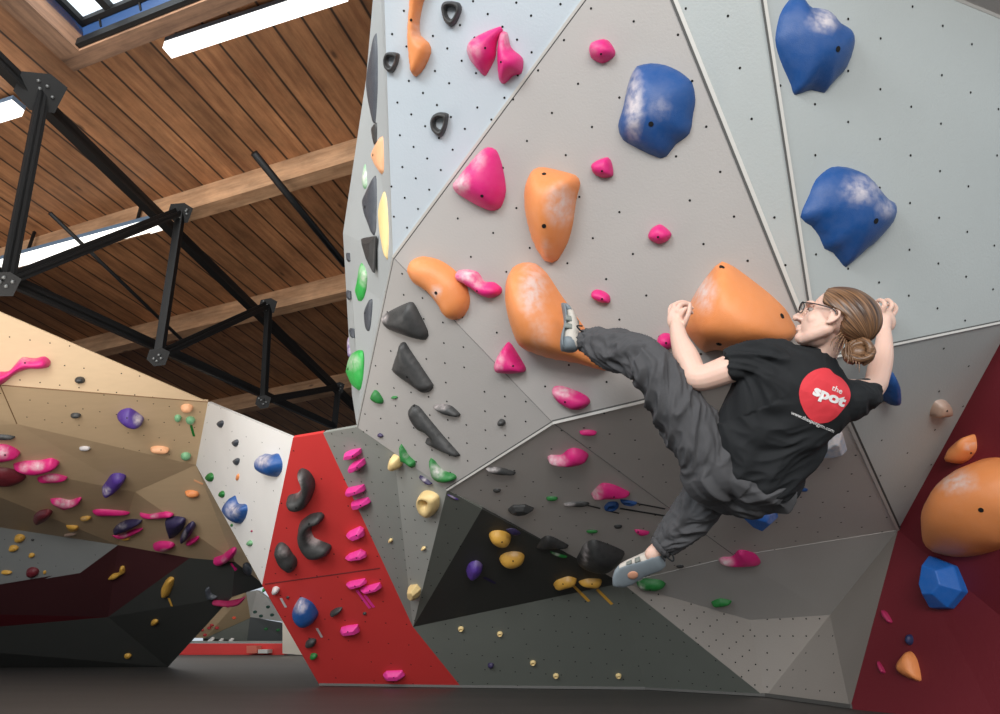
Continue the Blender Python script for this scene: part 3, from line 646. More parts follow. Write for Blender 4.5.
def tape(label, color, a, b, w=0.018):
    pts = []
    for k in range(5):
        x, y = a[0] + (b[0] - a[0]) * k / 4, a[1] + (b[1] - a[1]) * k / 4; h = wall_hit(x, y)
        if h: pts.append((h[0] + h[1] * 0.003, h[1]))
    bm = bmesh.new()
    for (p, n), (q, n2) in zip(pts[:-1], pts[1:]):
        if (p - q).length < 0.5: add_bar(bm, p, q, w, 0.003, n)
    o = obj('route_tape', bm, mat('tape_' + color, RGB[color], 0.5, 0.03)); tag(o, label, 'route tape')
# ---- big holds on the main wall
hold('long orange horn hold at the top edge of the pale blue lit panel', 'orange', [(413, -22), (432, -22), (424, 0), (420, 20), (421, 34), (430, 42), (432, 52), (425, 68), (416, 77), (410, 70), (407, 40), (408, 15)], 0.07, (411, 20), (418, 30, 8, 20, 0.4))
for i, (pts, lab) in enumerate(((([(441, 8), (444, 2), (452, 1), (460, 3), (462, 10), (457, 22), (451, 27), (444, 21)]), 'black teardrop ring hold nearest the top, right of the orange horn'), ([(383, 60), (386, 53), (393, 52), (400, 54), (399, 62), (394, 72), (389, 73), (384, 68)], 'black ring hold left of the orange horn'), ([(430, 122), (433, 115), (440, 112), (449, 114), (448, 124), (445, 133), (440, 137), (432, 131)], 'lowest black ring hold on the pale lit panel'))):
    hold(lab, 'black', pts, 0.04, None, (sum(q[0] for q in pts) / 8, sum(q[1] for q in pts) / 8, 4.5, 5, 0.9), style='ring', group='black ring holds on the lit panel', ring=0.45)
hold('pink rounded half of the double hold near the panel seam', 'pink', [(467, 48), (471, 40), (485, 32), (501, 26), (505, 28), (498, 42), (496, 58), (486, 76), (479, 71), (469, 58)], 0.09, (485, 48), (470, 50, 14, 16, 0.6), peak=(480, 50))
hold('pink winged half of the double hold touching the panel seam', 'pink', [(498, 40), (501, 31), (508, 32), (512, 47), (524, 58), (523, 73), (514, 76), (505, 84), (499, 80), (497, 56)], 0.10, (501, 62), (505, 38, 8, 14, 0.6), peak=(508, 60))
G0 = 'blade shaped dark holds on the side face'
hold('long dark grey blade hold at the top of the narrow side face', 'dark', [(378, 32), (380, 50), (380, 90), (377, 124), (372, 118), (366, 92), (367, 70), (373, 45)], 0.03, at=(374, 80))
hold('small black tip hold under the long grey blade', 'black', [(371, 128), (379, 122), (379, 143), (375, 146)], 0.03, at=(376, 132))
hold('orange wedge hold at the edge of the side face', 'peach', [(384, 136), (386, 150), (386, 172), (383, 175), (371, 160), (373, 148)], 0.04, (373, 155), at=(380, 155))
hold('faint green chalked hold between orange wedge and grey diamond', 'mint', [(366, 163), (368, 172), (369, 186), (365, 190), (362, 180)], 0.02, chalk=(366, 175, 12), at=(366, 175))
hold('grey diamond hold below the orange wedge on the side face', 'dark', [(377, 175), (379, 190), (378, 228), (374, 236), (364, 215), (362, 200), (367, 190)], 0.035, (365, 207), at=(372, 205))
hold('cream elongated hold on the edge of the side face', 'cream', [(387, 190), (391, 205), (391, 245), (388, 260), (381, 240), (378, 215), (381, 200)], 0.03, at=(385, 225))
hold('black triangle hold under the grey diamond', 'black', [(361, 238), (377, 236), (375, 273), (369, 262)], 0.03, at=(370, 248), style='block')
hold('bright green chalked hold on the side face', 'brightgreen', [(357, 283), (363, 262), (368, 275), (364, 298), (359, 302), (355, 290)], 0.03, chalk=(365, 275, 8, 14, 0.8), at=(361, 282))
hold('short grey blade hold right of the green hold', 'dark', [(364, 310), (373, 299), (373, 318), (371, 332), (366, 330)], 0.03, (365, 313), at=(369, 315))
for y in (257, 295, 333): hold('small dark pyramid hold on the left edge of the side face, %s' % {257: 'topmost', 295: 'middle', 333: 'lowest'}[y], 'dark', [(346, y - 5), (351, y - 4), (351, y + 4), (348, y + 5)] if y < 300 else [(349, y - 5), (355, y - 4), (355, y + 5), (352, y + 5)], 0.04, at=(352, y) if y < 300 else (355, y), style='block', group='dark pyramid holds on the side face')
hold('lilac hold sticking out behind the big green side hold', 'purple', [(347, 340), (350, 336), (352, 356), (348, 358)], 0.04, chalk=(349, 346, 12), at=(354, 348))
hold('big green hold at the lower end of the side face', 'brightgreen', [(346, 364), (352, 352), (362, 350), (364, 360), (363, 380), (360, 391), (352, 385), (346, 377)], 0.06, (348, 369), chalk=(352, 362, 9, 10, 0.7), at=(358, 368))
# main grey panel
hold('small pink round hold above and left of the big blue hold', 'pink', [(589, 50), (592, 43), (601, 39), (609, 40), (616, 51), (614, 58), (603, 64), (592, 59)], 0.07, (601, 54), (593, 48, 7, 8, 0.3))
hold('big blue sloper hold on the grey main panel', 'blue', [(632, 73), (637, 66), (651, 63), (666, 65), (681, 72), (693, 83), (696, 101), (694, 113), (690, 134), (676, 145), (667, 157), (661, 159), (644, 152), (623, 140), (618, 126), (623, 108), (627, 88)], 0.12, (651, 124), [(634, 105, 11, 42, 1.0), (660, 108, 14, 14, 0.35)], peak=(640, 110))
hold('small pink hold below the big blue hold', 'pink', [(591, 166), (596, 161), (608, 157), (613, 163), (614, 176), (603, 178), (594, 174)], 0.06, (602, 171))
hold('large pink triangular hold left of the upper orange hold', 'pink', [(453, 184), (458, 178), (480, 152), (488, 147), (497, 150), (503, 165), (507, 190), (502, 207), (492, 211), (478, 206), (462, 197), (455, 192)], 0.13, (482, 196), [(460, 182, 12, 14, 0.9), (478, 158, 10, 14, 0.6)], peak=(485, 180))
hold('upper orange tapered hold with a chalky ridge', 'orange', [(525, 183), (533, 169), (543, 167), (558, 170), (576, 175), (581, 183), (577, 200), (573, 226), (568, 243), (558, 260), (552, 263), (544, 261), (533, 243), (526, 218), (524, 200)], 0.18, [(544, 174), (544, 226)], [(560, 205, 18, 26, 0.85), (546, 250, 6, 16, 0.5)], peak=(558, 205))
hold('orange bean hold with chalk on its lower edge', 'orange', [(407, 270), (411, 260), (422, 256), (438, 259), (452, 267), (465, 280), (471, 296), (470, 308), (463, 318), (452, 320), (444, 314), (438, 303), (428, 292), (414, 283)], 0.09, (436, 293), (436, 292, 7, 8, 0.8))
hold('pink twisted hold between the two orange holds', 'pink', [(455, 275), (457, 270), (468, 269), (478, 272), (485, 281), (495, 282), (503, 288), (502, 294), (493, 298), (484, 297), (474, 290), (464, 284), (457, 281)], 0.07, (477, 291), [(466, 275, 16, 10, 1.0), (478, 282, 10, 7, 0.8)])
hold('large orange teardrop hold under the foot of the climber', 'orange', [(505, 278), (509, 267), (520, 262), (533, 263), (545, 273), (560, 295), (575, 315), (590, 335), (612, 360), (614, 368), (605, 371), (580, 364), (545, 357), (520, 345), (510, 320), (505, 297)], 0.26, None, [(532, 290, 15, 34, 0.95), (540, 330, 12, 28, 0.4)], peak=(535, 310))
hold('pink triangle hold below the orange teardrop', 'pink', [(497, 355), (507, 341), (512, 342), (527, 366), (526, 372), (513, 374), (498, 373), (494, 366)], 0.08, (513, 366), (499, 362, 6, 12, 0.8))
hold('small pink oval hold right of the foot', 'pink', [(591, 293), (596, 289), (605, 291), (611, 296), (611, 303), (602, 303), (593, 299)], 0.05, (602, 299))
hold('small pink pointed hold in the middle of the grey panel', 'pink', [(648, 235), (652, 228), (660, 224), (667, 228), (672, 234), (668, 241), (659, 244), (650, 240)], 0.06, (658, 237))
hold('pink chalked wedge hold under the lower leg', 'pink', [(552, 392), (554, 386), (562, 385), (577, 390), (588, 396), (591, 402), (585, 408), (574, 410), (560, 403)], 0.06, (565, 402), (563, 392, 14, 8, 1.0))
hold('pink hold half hidden behind the left forearm', 'pink', E(666, 341, 9, 9), 0.06, (666, 343))
hold('big orange angular hold gripped by the left hand', 'orange', [(715, 266), (722, 261), (735, 267), (750, 278), (768, 292), (785, 308), (792, 320), (797, 332), (785, 345), (755, 352), (735, 353), (715, 350), (705, 353), (694, 343), (684, 328), (686, 312), (698, 288)], 0.24, [(722, 267), (782, 316), (719, 344)], [(704, 292, 15, 24, 0.9)], peak=(735, 312))
hold('upper black angular hold beside the left seam', 'black', [(381, 317), (390, 310), (407, 302), (413, 301), (417, 305), (430, 331), (429, 338), (424, 340), (407, 335), (388, 328)], 0.07, None, (383, 317, 6, 7, 0.8), peak=(408, 318))
hold('middle black blade hold in the row of three', 'black', [(400, 342), (405, 341), (409, 347), (435, 385), (434, 389), (427, 393), (419, 389), (395, 372), (392, 366), (397, 351)], 0.06, (407, 377))
hold('long black notched hold, lowest of the three on the left grey panel', 'black', [(408, 408), (413, 403), (418, 405), (439, 430), (462, 456), (459, 457), (443, 451), (425, 442), (426, 438), (431, 437), (427, 433), (417, 428), (409, 416)], 0.05, (414, 406))
hold('slim dark chalked hold right of the notched black hold', 'black', [(433, 405), (440, 403), (452, 405), (462, 415), (458, 417), (446, 414)], 0.04, None, (440, 406, 10, 5, 0.9))
hold('small dark stub hold on the lower grey panel', 'black', E(502, 422, 5, 4.2, 20), 0.04)
hold('small dark green leaf hold near the lower left seam', 'green', [(370, 397), (374, 389), (379, 391), (385, 400), (384, 404), (378, 403)], 0.04)
hold('tiny green hold right of the green leaf hold', 'green', E(395, 397, 4, 2), 0.02)
hold('green thorn hold beside the pale yellow hold', 'green', [(399, 443), (402, 445), (410, 456), (417, 462), (416, 468), (408, 463), (401, 459)], 0.05, None, (406, 455, 4, 4, 0.5))
hold('green and white chalked curved hold at the bottom of the panel', 'green', [(429, 457), (434, 460), (443, 470), (455, 474), (458, 479), (450, 483), (440, 482), (433, 476), (430, 468)], 0.05, None, (437, 471, 9, 9, 1.0))
hold('tiny purple hold near the lower left corner of the grey panel', 'deeppurple', E(381, 435, 4, 2.6, 25), 0.02)
hold('purple streak hold above the pale yellow donut', 'deeppurple', [(419, 474), (424, 476), (434, 485), (428, 484)], 0.03, None, (424, 479, 3, 3, 0.8))
# underside
hold('dark chalked slim hold just below the long seam', 'black', [(485, 467), (492, 465), (503, 467), (517, 474), (508, 475), (494, 473)], 0.04, None, (491, 469, 10, 5, 1.0))
hold('small black hold below the slim chalked hold', 'black', E(497, 490, 4.2, 3), 0.03)
hold('rough black hold on the lower overhang', 'black', [(508, 510), (513, 505), (525, 504), (534, 509), (528, 514), (517, 516), (510, 514)], 0.05, style='block')
hold('pink hold with a white chalked tail below the seam', 'pink', [(547, 460), (550, 456), (561, 456), (567, 449), (573, 446), (581, 448), (587, 453), (589, 458), (583, 463), (569, 467), (553, 465), (548, 463)], 0.08, None, (554, 461, 15, 9, 1.1))
hold('flat small pink hold above the tailed pink hold', 'pink', E(588, 432, 9, 4, 3), 0.04)
hold('pink pointed hold with a chalked left end', 'pink', [(591, 497), (598, 485), (604, 481), (615, 484), (630, 494), (628, 497), (610, 499), (595, 500)], 0.07, (614, 497), (596, 493, 8, 12, 0.9))
hold('small green hold left of the blue taped holds', 'green', E(552, 498, 6, 3.2), 0.04)
hold('dark hold with a chalked left half below the pink pointed hold', 'black', [(563, 504), (572, 500), (585, 500), (590, 503), (582, 507), (566, 506)], 0.04, None, (567, 504, 9, 4, 0.9))
hold('small blue loop hold with a black tape line', 'blue', [(604, 509), (608, 502), (616, 501), (619, 506), (614, 511), (606, 511)], 0.04, style='ring')
hold('second flatter blue loop hold, right of the first loop', 'blue', [(620, 499), (628, 500), (637, 503), (632, 506), (623, 504)], 0.03, style='ring')
tape('black tape line leading from the lower blue loop hold', 'black', (620, 508), (668, 516), 0.014); tape('short black tape line under the lower blue loop', 'black', (606, 510), (619, 513), 0.01); tape('black tape line leading from the flat blue loop hold', 'black', (637, 503), (665, 508.5), 0.01); tape('black tape line left of the blue loops', 'black', (588, 505), (600, 508), 0.01)
hold('small dark hold right of the green flat hold', 'black', E(618, 526, 4.5, 3), 0.03)
hold('flat green hold above the big black volume', 'green', E(592, 531, 6, 2.6), 0.03)
hold('small pink hold left of the lower trouser cuff', 'pink', [(634, 528), (641, 528), (650, 532), (640, 536)], 0.05, (638, 532))
hold('pink hold partly hidden behind the lower knee', 'pink', [(668, 510), (676, 507), (682, 512), (674, 516)], 0.05)
hold('black triangular hold by the lower edge of the overhang', 'black', [(535, 546), (545, 534), (553, 535), (569, 548), (555, 549), (540, 549)], 0.06, at=(552, 540))
hold('green leaf hold at the right corner of the black triangle', 'green', [(549, 550), (556, 552), (568, 558), (560, 558)], 0.03, None, (556, 554, 5, 3, 0.7), at=(563, 552))
hold('big black volume with a grey chalked left rim', 'black', [(576, 562), (580, 552), (584, 543), (592, 538), (602, 540), (625, 552), (622, 562), (612, 574), (597, 574), (580, 568)], 0.12, None, (585, 552, 3, 16, 0.7), at=(605, 555), peak=(600, 550))
hold('green leaf hold first along the lower overhang edge', 'green', [(460, 502), (468, 503), (477, 510), (468, 510)], 0.03, None, (464, 505, 3, 3, .6), at=(472, 500))
hold('second green leaf hold along the lower overhang edge', 'green', [(483, 513), (489, 514), (496, 519), (486, 519)], 0.03, at=(492, 512))
hold('purple hold at the edge above the upper yellow hold', 'deeppurple', [(506, 528), (512, 529), (521, 536), (514, 535)], 0.04, at=(518, 528))
hold('lilac chalked hold at the corner of the grey panels', 'purple', [(447, 492), (452, 494), (460, 500), (455, 500)], 0.03, None, (452, 496, 5, 5, .7), at=(460, 492))
hold('pink hold with a chalked left end below the climber', 'pink', [(718, 563), (722, 558), (732, 557), (738, 548), (745, 548), (757, 554), (762, 562), (750, 566), (730, 567)], 0.08, None, (722, 562, 14, 8, 1.1), at=(745, 550))
hold('dark green hold beside the lower shoe', 'green', [(636, 580), (645, 577), (660, 579), (666, 585), (658, 591), (645, 590), (638, 586)], 0.07, (650, 590), (641, 588, 5, 4, 0.8))
hold('dark green wedge hold low on the grey roof panel', 'green', [(711, 603), (720, 597), (732, 601), (725, 606), (715, 607)], 0.06)
hold('small dark hold right of the lower shoe', 'black', E(680, 566, 4.2, 2.4), 0.03)
hold('blue angular hold showing below the hips', 'cobalt', [(733, 504), (742, 498), (772, 510), (778, 516), (764, 531), (749, 523)], 0.10, None, (772, 518, 6, 8, .7), style='block')
hold('pale blue chalked block hold behind the waist of the climber', 'paleblue', [(813, 458), (818, 440), (833, 427), (842, 430), (847, 452), (830, 458)], 0.08, None, (838, 438, 34, 34, 1.3), style='block')
hold('small flat navy hold below the shirt hem', 'blue', E(802, 489, 6, 2.6, 5), 0.03)
# upper right
hold('blue shell hold at the top, above the other blue shell', 'blue', [(778, 15), (788, 0), (800, -5), (808, 6), (828, 11), (838, 23), (851, 30), (855, 43), (853, 55), (847, 71), (833, 86), (826, 94), (812, 91), (794, 96), (790, 86), (778, 60), (773, 40)], 0.10, (838, 49), (824, 20, 18, 15, 0.95), peak=(825, 45))
hold('blue shell hold above the head of the climber', 'blue', [(798, 217), (808, 193), (815, 178), (831, 166), (848, 166), (866, 173), (883, 193), (894, 200), (897, 210), (892, 226), (876, 243), (858, 258), (847, 268), (839, 260), (833, 253), (824, 249), (818, 236), (810, 226)], 0.11, (876, 221), [(862, 190, 24, 17, 0.8), (886, 208, 12, 12, 0.6)], peak=(868, 205))
hold('blue hold right of the right elbow', 'blue', [(880, 399), (878, 380), (884, 366), (890, 364), (899, 379), (900, 397), (893, 403), (886, 406)], 0.12)
hold('beige rounded hold near the maroon wall', 'beige', [(928, 418), (929, 410), (935, 400), (945, 398), (952, 402), (953, 410), (947, 416), (935, 418)], 0.07, (947, 411), (940, 401, 12, 6, 0.5))
hold('pale pink pinch hold inside the grip of the right hand', 'beige', E(880, 314, 10, 9), 0.07, None, (880, 312, 12, 12, 0.7))
# maroon wall
hold('small orange oval hold above the giant orange hold', 'orange', [(944, 461), (950, 447), (965, 436), (976, 434), (979, 445), (977, 452), (968, 460), (957, 464)], 0.10, (971, 453), (970, 446, 4, 9, 0.8))
hold('giant orange hold on the maroon wall', 'orange', [(921, 522), (925, 500), (935, 487), (945, 475), (960, 465), (977, 458), (1000, 457), (1030, 470), (1040, 510), (1015, 542), (975, 555), (945, 557), (928, 553), (921, 540)], 0.24, (981, 510), (957, 482, 24, 14, 0.9), peak=(960, 495))
hold('blue faceted hold under the giant orange hold', 'cobalt', [(926, 556), (958, 566), (968, 592), (950, 609), (927, 609), (919, 590)], 0.16, style='block')
hold('small orange hold low on the maroon wall', 'orange', [(896, 664), (909, 651), (918, 660), (923, 682), (912, 681), (898, 675)], 0.07)
hold('small magenta hold on the dark maroon wall, upper one of two', 'magenta', [(881, 610), (887, 612), (894, 622), (890, 624), (882, 617)], 0.03)
hold('small magenta hold low on the maroon wall', 'magenta', [(877, 661), (881, 664), (887, 672), (883, 674), (878, 668)], 0.03)
hold('dim navy hold between magenta and orange on the maroon wall', 'navy', E(910, 640, 5, 6), 0.04)
# ---- red and white wedge
G1 = 'black kidney holds on the red panel'
hold('topmost black kidney hold on the red panel', 'black', [(298, 470), (302, 467), (309, 470), (315, 479), (316, 489), (312, 501), (306, 510), (299, 512), (290, 509), (286, 501), (289, 497), (297, 495), (302, 489), (301, 480), (299, 475)], 0.10, (296, 508), (298, 485, 5, 12, 0.5), group=G1)
hold('biggest black kidney hold, middle of the red panel', 'black', [(297, 530), (300, 521), (310, 513), (321, 511), (325, 515), (322, 521), (314, 524), (311, 531), (314, 539), (322, 543), (332, 548), (330, 556), (320, 560), (309, 558), (301, 549), (297, 540)], 0.10, (309, 524), (315, 537, 9, 10, 0.8), group=G1)
hold('smaller black hold below the kidney holds', 'black', [(274, 550), (278, 542), (283, 541), (289, 546), (293, 553), (298, 560), (298, 568), (294, 573), (288, 571), (279, 563)], 0.08, (291, 568), (283, 552, 7, 7, 0.4), group=G1)
hold('blue oval hold with a chalky top left corner on the white panel', 'blue', [(255, 457), (258, 453), (268, 454), (278, 453), (284, 462), (283, 471), (276, 477), (266, 475), (257, 471)], 0.14, None, (262, 460, 10, 9, 0.9))
hold('blue crescent hold at the lower edge of the white panel', 'blue', [(222, 506), (224, 500), (231, 495), (236, 503), (247, 504), (249, 510), (246, 518), (239, 524), (232, 521), (225, 515)], 0.12, None, (232, 510, 9, 10, 0.8))
for (x, y, lab) in ((221, 424, 'topmost'), (236, 443, 'middle'), (237, 461.5, 'lowest')): hold('small dark jug hold on the white panel, %s of three' % lab, 'dark', [(x - 4.5, y - 2), (x, y - 4), (x + 4, y - 3), (x + 3.5, y + 1), (x, y + 4), (x - 3, y + 2)], 0.05, group='dark jugs on the white panel')
hold('green round hold at the left edge of the white panel', 'green', E(210, 477, 5, 5), 0.06); hold('small green hold above the blue crescent', 'green', E(222, 494, 4, 4), 0.05)
hold('tiny orange hold left of the blue oval', 'orange', E(238, 477, 2.2, 4, 20), 0.03); hold('tiny dark green hold under the blue crescent', 'green', E(232, 525, 2, 2), 0.02); hold('pale green hold low on the white panel', 'mint', E(250, 543, 4, 3.5), 0.04); hold('tiny red hold on the lower white panel', 'magenta', E(252, 531, 1.6, 1.4), 0.02)
PB = 'pink wedge blocks down the red and grey panels'
for i, (p, lab) in enumerate((([(343, 460), (344, 453), (350, 450), (361, 448), (362, 454), (355, 459)], 'topmost pink wedge block'), ([(348, 466), (352, 462), (364, 458), (366, 465), (361, 470), (351, 473)], 'second pink wedge block, just below the topmost'),
        ([(345, 493), (347, 488), (364, 484), (366, 491), (350, 497)], 'third pink wedge block from the top'), ([(351, 502), (356, 500), (368, 497), (371, 503), (363, 508), (354, 510)], 'fourth pink wedge block, on the edge of the red panel'),
        ([(346, 536), (349, 532), (360, 526), (364, 529), (365, 536), (354, 541)], 'fifth pink wedge block, right of the biggest kidney hold'), ([(345, 560), (349, 555), (361, 549), (366, 553), (367, 558), (350, 561)], 'pink wedge block just above the red panel joint'),
        ([(346, 585), (350, 582), (365, 578), (367, 583), (353, 588), (348, 589)], 'left one of the two taped pink blocks'), ([(360, 591), (364, 588), (380, 582), (382, 588), (363, 594)], 'right one of the two taped pink blocks'),
        ([(340, 632), (341, 628), (347, 626), (358, 624), (360, 633), (341, 636)], 'lone pink block low on the red panel'), ([(383, 675), (386, 671), (402, 670), (405, 676), (402, 680), (385, 681)], 'lowest pink block by the foot of the red panel'))):
    hold(lab, 'hotpink', p, 0.07, (sum(q[0] for q in p) / len(p), sum(q[1] for q in p) / len(p) + 2), style='block', group=PB)
tape('left pink tape strip below the paired pink blocks', 'hotpink', (357, 590), (370, 608), 0.022); tape('right pink tape strip below the paired pink blocks', 'hotpink', (365, 595), (374, 607), 0.022)
hold('blue pear hold with chalk on the lower red panel', 'blue', [(292, 612), (296, 602), (300, 596), (305, 597), (313, 603), (319, 615), (317, 623), (311, 628), (303, 627), (295, 620)], 0.14, None, (300, 605, 9, 10, 0.9))
tape('white tape strip below the blue pear hold', 'chalky', (317, 628), (322, 637), 0.02)
hold('white chalked knob hold at the left edge of the red panel', 'chalky', E(276, 590, 4.5, 5), 0.07, None, (276, 588, 5, 5, 0.7)); tape('white tape strip below the chalked knob', 'chalky', (281, 598), (286, 607), 0.02)
hold('dark wedge hold right of the blue pear hold', 'black', [(330, 613), (336, 607), (343, 606), (341, 612), (334, 617)], 0.06); hold('dark block hold below the blue pear hold', 'black', [(305, 642), (310, 637), (317, 638), (317, 645), (310, 648), (305, 646)], 0.06)
hold('green ball hold low on the red panel', 'green', E(314, 656, 4.3, 4.3), 0.07); hold('tiny dark hold beside the chalked knob', 'black', E(288, 597, 2, 2), 0.02); hold('tiny dark hold below the pink tapes', 'black', E(365, 613, 2.2, 2.2), 0.02); hold('tiny green hold at the left corner of the red panel', 'green', E(264, 590, 2, 2.4), 0.02, at=(268, 590))
# ---- grey and black recess
hold('pale yellow square hold at the edge of the slate panel', 'cream', [(388, 460), (391, 453), (400, 455), (404, 462), (404, 467), (397, 471), (389, 465)], 0.09, at=(392, 464))
hold('pale yellow donut hold with a notch on the grey wedge', 'cream', [(416, 500), (419, 492), (426, 490), (434, 492), (440, 497), (440, 508), (434, 516), (428, 518), (420, 512)], 0.07, None, None, style='ring', ring=0.2, peak=(426, 499))
hold('pale yellow wedge hold low on the grey wedge', 'cream', [(407, 585), (416, 584), (421, 590), (420, 597), (415, 601), (408, 595)], 0.08, style='block', at=(409, 590))
hold('tiny yellow hold on the slate panel', 'cream', E(391, 540, 2.8, 3), 0.03); hold('tiny yellow hold on the grey wedge below the donut', 'cream', E(424, 548, 3, 2.8), 0.03)
hold('upper yellow disc hold in the black recess', 'yellow', E(500, 538, 12, 9, 20), 0.10, (502, 542), at=(495, 540)); hold('lower yellow disc hold in the black recess', 'yellow', E(512, 559, 13, 9, -12), 0.10, (513, 561), (514, 553, 9, 4, 0.5))
hold('purple knob hold in the black recess', 'purple', [(466, 575), (469, 563), (477, 559), (483, 566), (480, 575), (472, 580)], 0.10, None, (478, 563, 5, 4, 0.6)); tape('lilac tape strip beside the purple knob', 'deeppurple', (484, 577), (495, 583), 0.02)
hold('left yellow banana hold above the tapes', 'yellow', [(553, 588), (556, 581), (568, 575), (577, 578), (576, 583), (570, 586), (560, 590)], 0.07, (563, 584), (566, 579, 8, 4, 0.4)); hold('right yellow banana hold above the tapes', 'yellow', [(578, 582), (588, 577), (601, 578), (602, 583), (597, 588), (585, 586)], 0.07, (592, 584), (590, 580, 8, 4, 0.4))
tape('left yellow tape strip under the banana holds', 'yellow', (573, 585), (589, 601), 0.022); tape('right yellow tape strip under the banana holds', 'yellow', (597, 589), (612, 604), 0.022)
for (x, y, lab) in ((500, 634, 'right of the upper two'), (461, 629, 'left of the upper two, nearest the red panel'), (533, 663, 'middle height'), (556, 676, 'left of the lowest two'), (618.5, 676, 'farthest right, near the climber side')): hold('tiny yellow ring hold low on charcoal, ' + lab, 'cream', E(x, y, 3, 3, 0, 8), 0.03, style='ring', group='tiny yellow rings on the charcoal panel', ring=0.3)
hold('tiny purple hold low on the charcoal panel', 'deeppurple', E(491, 665, 3.4, 3.6), 0.04)
# ---- plywood boulder
hold('pink dogbone hold at the left edge of the plywood', 'pink', [(-14, 380), (-5, 372), (8, 371), (16, 363), (22, 357), (35, 358), (45, 356), (51, 361), (49, 367), (40, 369), (28, 369), (15, 374), (2, 384), (-10, 388)], 0.12, (25, 363), (24, 358, 16, 6, 0.5))
hold('small dark jug on the upper plywood panel', 'black', E(80, 380, 5.5, 4), 0.05); hold('small dark jug on the middle plywood panel', 'black', E(76, 415, 5.5, 3.4), 0.05)
hold('purple cup hold with a chalked rim', 'purple', [(117, 418), (121, 410), (130, 407), (138, 413), (144, 420), (143, 427), (138, 429), (126, 426)], 0.16, (127, 418), (138, 419, 6, 7, 1.0), peak=(134, 420))
hold('peach round hold at the right of the plywood', 'peach', E(187, 408, 6.5, 5.4), 0.07); hold('left small mint hold below the peach hold', 'mint', E(178, 418, 3.8, 4.6), 0.05); hold('right small mint hold with a green tape', 'mint', E(190.5, 420, 5, 5), 0.05); tape('green tape strip below the mint hold', 'green', (191, 425), (194, 436), 0.02)
hold('peach oval hold near the lower edge of the plywood', 'peach', E(160, 449.5, 10, 4.6, 5), 0.07, (161, 450)); hold('round mint hold at the right corner of the plywood', 'mint', E(186, 456, 5.4, 5), 0.06)
hold('large pink hold at the left edge of the brown underside', 'pink', [(-12, 446), (4, 443), (15, 448), (21, 455), (15, 460), (0, 463), (-12, 462)], 0.12, (5, 455), (2, 453, 8, 7, 0.9))
hold('pink cloud hold with a chalked centre on the underside', 'pink', [(13, 466), (25, 461), (40, 460), (52, 457), (60, 463), (55, 470), (40, 475), (25, 474)], 0.12, None, [(37, 466, 9, 6, 1.0), (24, 468, 6, 5, 0.8)])
hold('slim pink hold below the pink cloud hold', 'pink', [(37, 479), (45, 474), (55, 473), (68, 478), (62, 482), (45, 483)], 0.07, None, (51, 478, 9, 4, 1.0))
hold('pink triangle hold with a white centre', 'pink', [(50, 499), (60, 497), (70, 500), (82, 496), (80, 504), (66, 510), (56, 505)], 0.08, None, (65, 503, 12, 6, 1.1))
hold('small chalked grey hold near the top of the underside', 'chalky', E(85, 448, 6, 3), 0.04, None, (85, 448, 5, 3, 0.9)); hold('dark hold at the left edge above the pinks', 'black', [(-6, 433), (8, 434), (16, 437), (8, 440), (-6, 439)], 0.05)
hold('large maroon hold at the left edge of the underside', 'maroonh', [(-10, 467), (6, 466), (22, 472), (27, 479), (15, 487), (-10, 485)], 0.10); hold('maroon block hold on the underside', 'maroonh', [(33, 520), (37, 512), (48, 509), (53, 513), (48, 521), (40, 525)], 0.08)
hold('purple bar hold hanging from the brown underside', 'purple', [(102, 492), (107, 482), (112, 473), (120, 471), (127, 475), (122, 487), (112, 497), (104, 498)], 0.12, None, (106, 491, 6, 5, 0.9))
hold('straight pink bar hold under the purple bar', 'pink', [(92, 511), (100, 508), (125, 511), (131, 514), (120, 516), (98, 516)], 0.06); hold('pink bow hold right of the straight pink bar', 'pink', [(140, 511), (150, 514), (165, 511), (174, 516), (160, 519), (145, 518)], 0.06, None, (154, 516, 5, 3, 0.9))
hold('dark purple hold with a scratched face', 'deeppurple', [(113, 530), (118, 522), (132, 518), (143, 520), (135, 528), (120, 535)], 0.09, None, (121, 526, 7, 4, 0.5)); hold('pink strip hold under the scratched purple hold', 'pink', [(108, 530), (120, 535), (135, 528), (144, 527), (136, 534), (122, 539)], 0.05, None, (124, 535, 5, 3, 0.7))
hold('small yellow hold left of the scratched purple hold', 'yellow', E(86, 518, 6, 3, -10), 0.05, None, (84, 519, 4, 2, .6)); hold('yellow triangular hold near the grey panel edge', 'yellow', [(66, 524), (79, 527), (79, 532), (70, 532)], 0.05); hold('small yellow hold under the scratched purple hold', 'yellow', E(126, 538, 5, 2.4, 10), 0.04)
hold('brown sliver hold beside the yellow triangle', 'beige', [(64, 534), (74, 532), (77, 534), (66, 537)], 0.03)
hold('dark purple wedge hold near the black panel', 'deeppurple', [(165, 518), (176, 516), (186, 519), (184, 530), (176, 539), (169, 536)], 0.10); hold('round magenta hold under the dark purple wedge', 'pink', [(153, 544), (160, 540), (172, 541), (176, 546), (168, 552), (157, 549)], 0.08, None, (165, 551, 6, 3, 0.7))
hold('slim dark hold next to the purple wedge', 'deeppurple', [(180, 538), (184, 528), (192, 521), (196, 526), (190, 538), (183, 544)], 0.08, None, (184, 534, 3, 8, 0.5)); hold('pink leaf hold right of the slim dark hold', 'pink', [(186, 544), (193, 538), (200, 535), (200, 540), (192, 546)], 0.05)
hold('orange ember hold under the corner of the plywood', 'orange', [(185, 492), (192, 489), (199, 490), (200, 495), (193, 498), (187, 496)], 0.06); tape('peach tape strip above the ember hold', 'peach', (194, 480), (203, 484), 0.02)
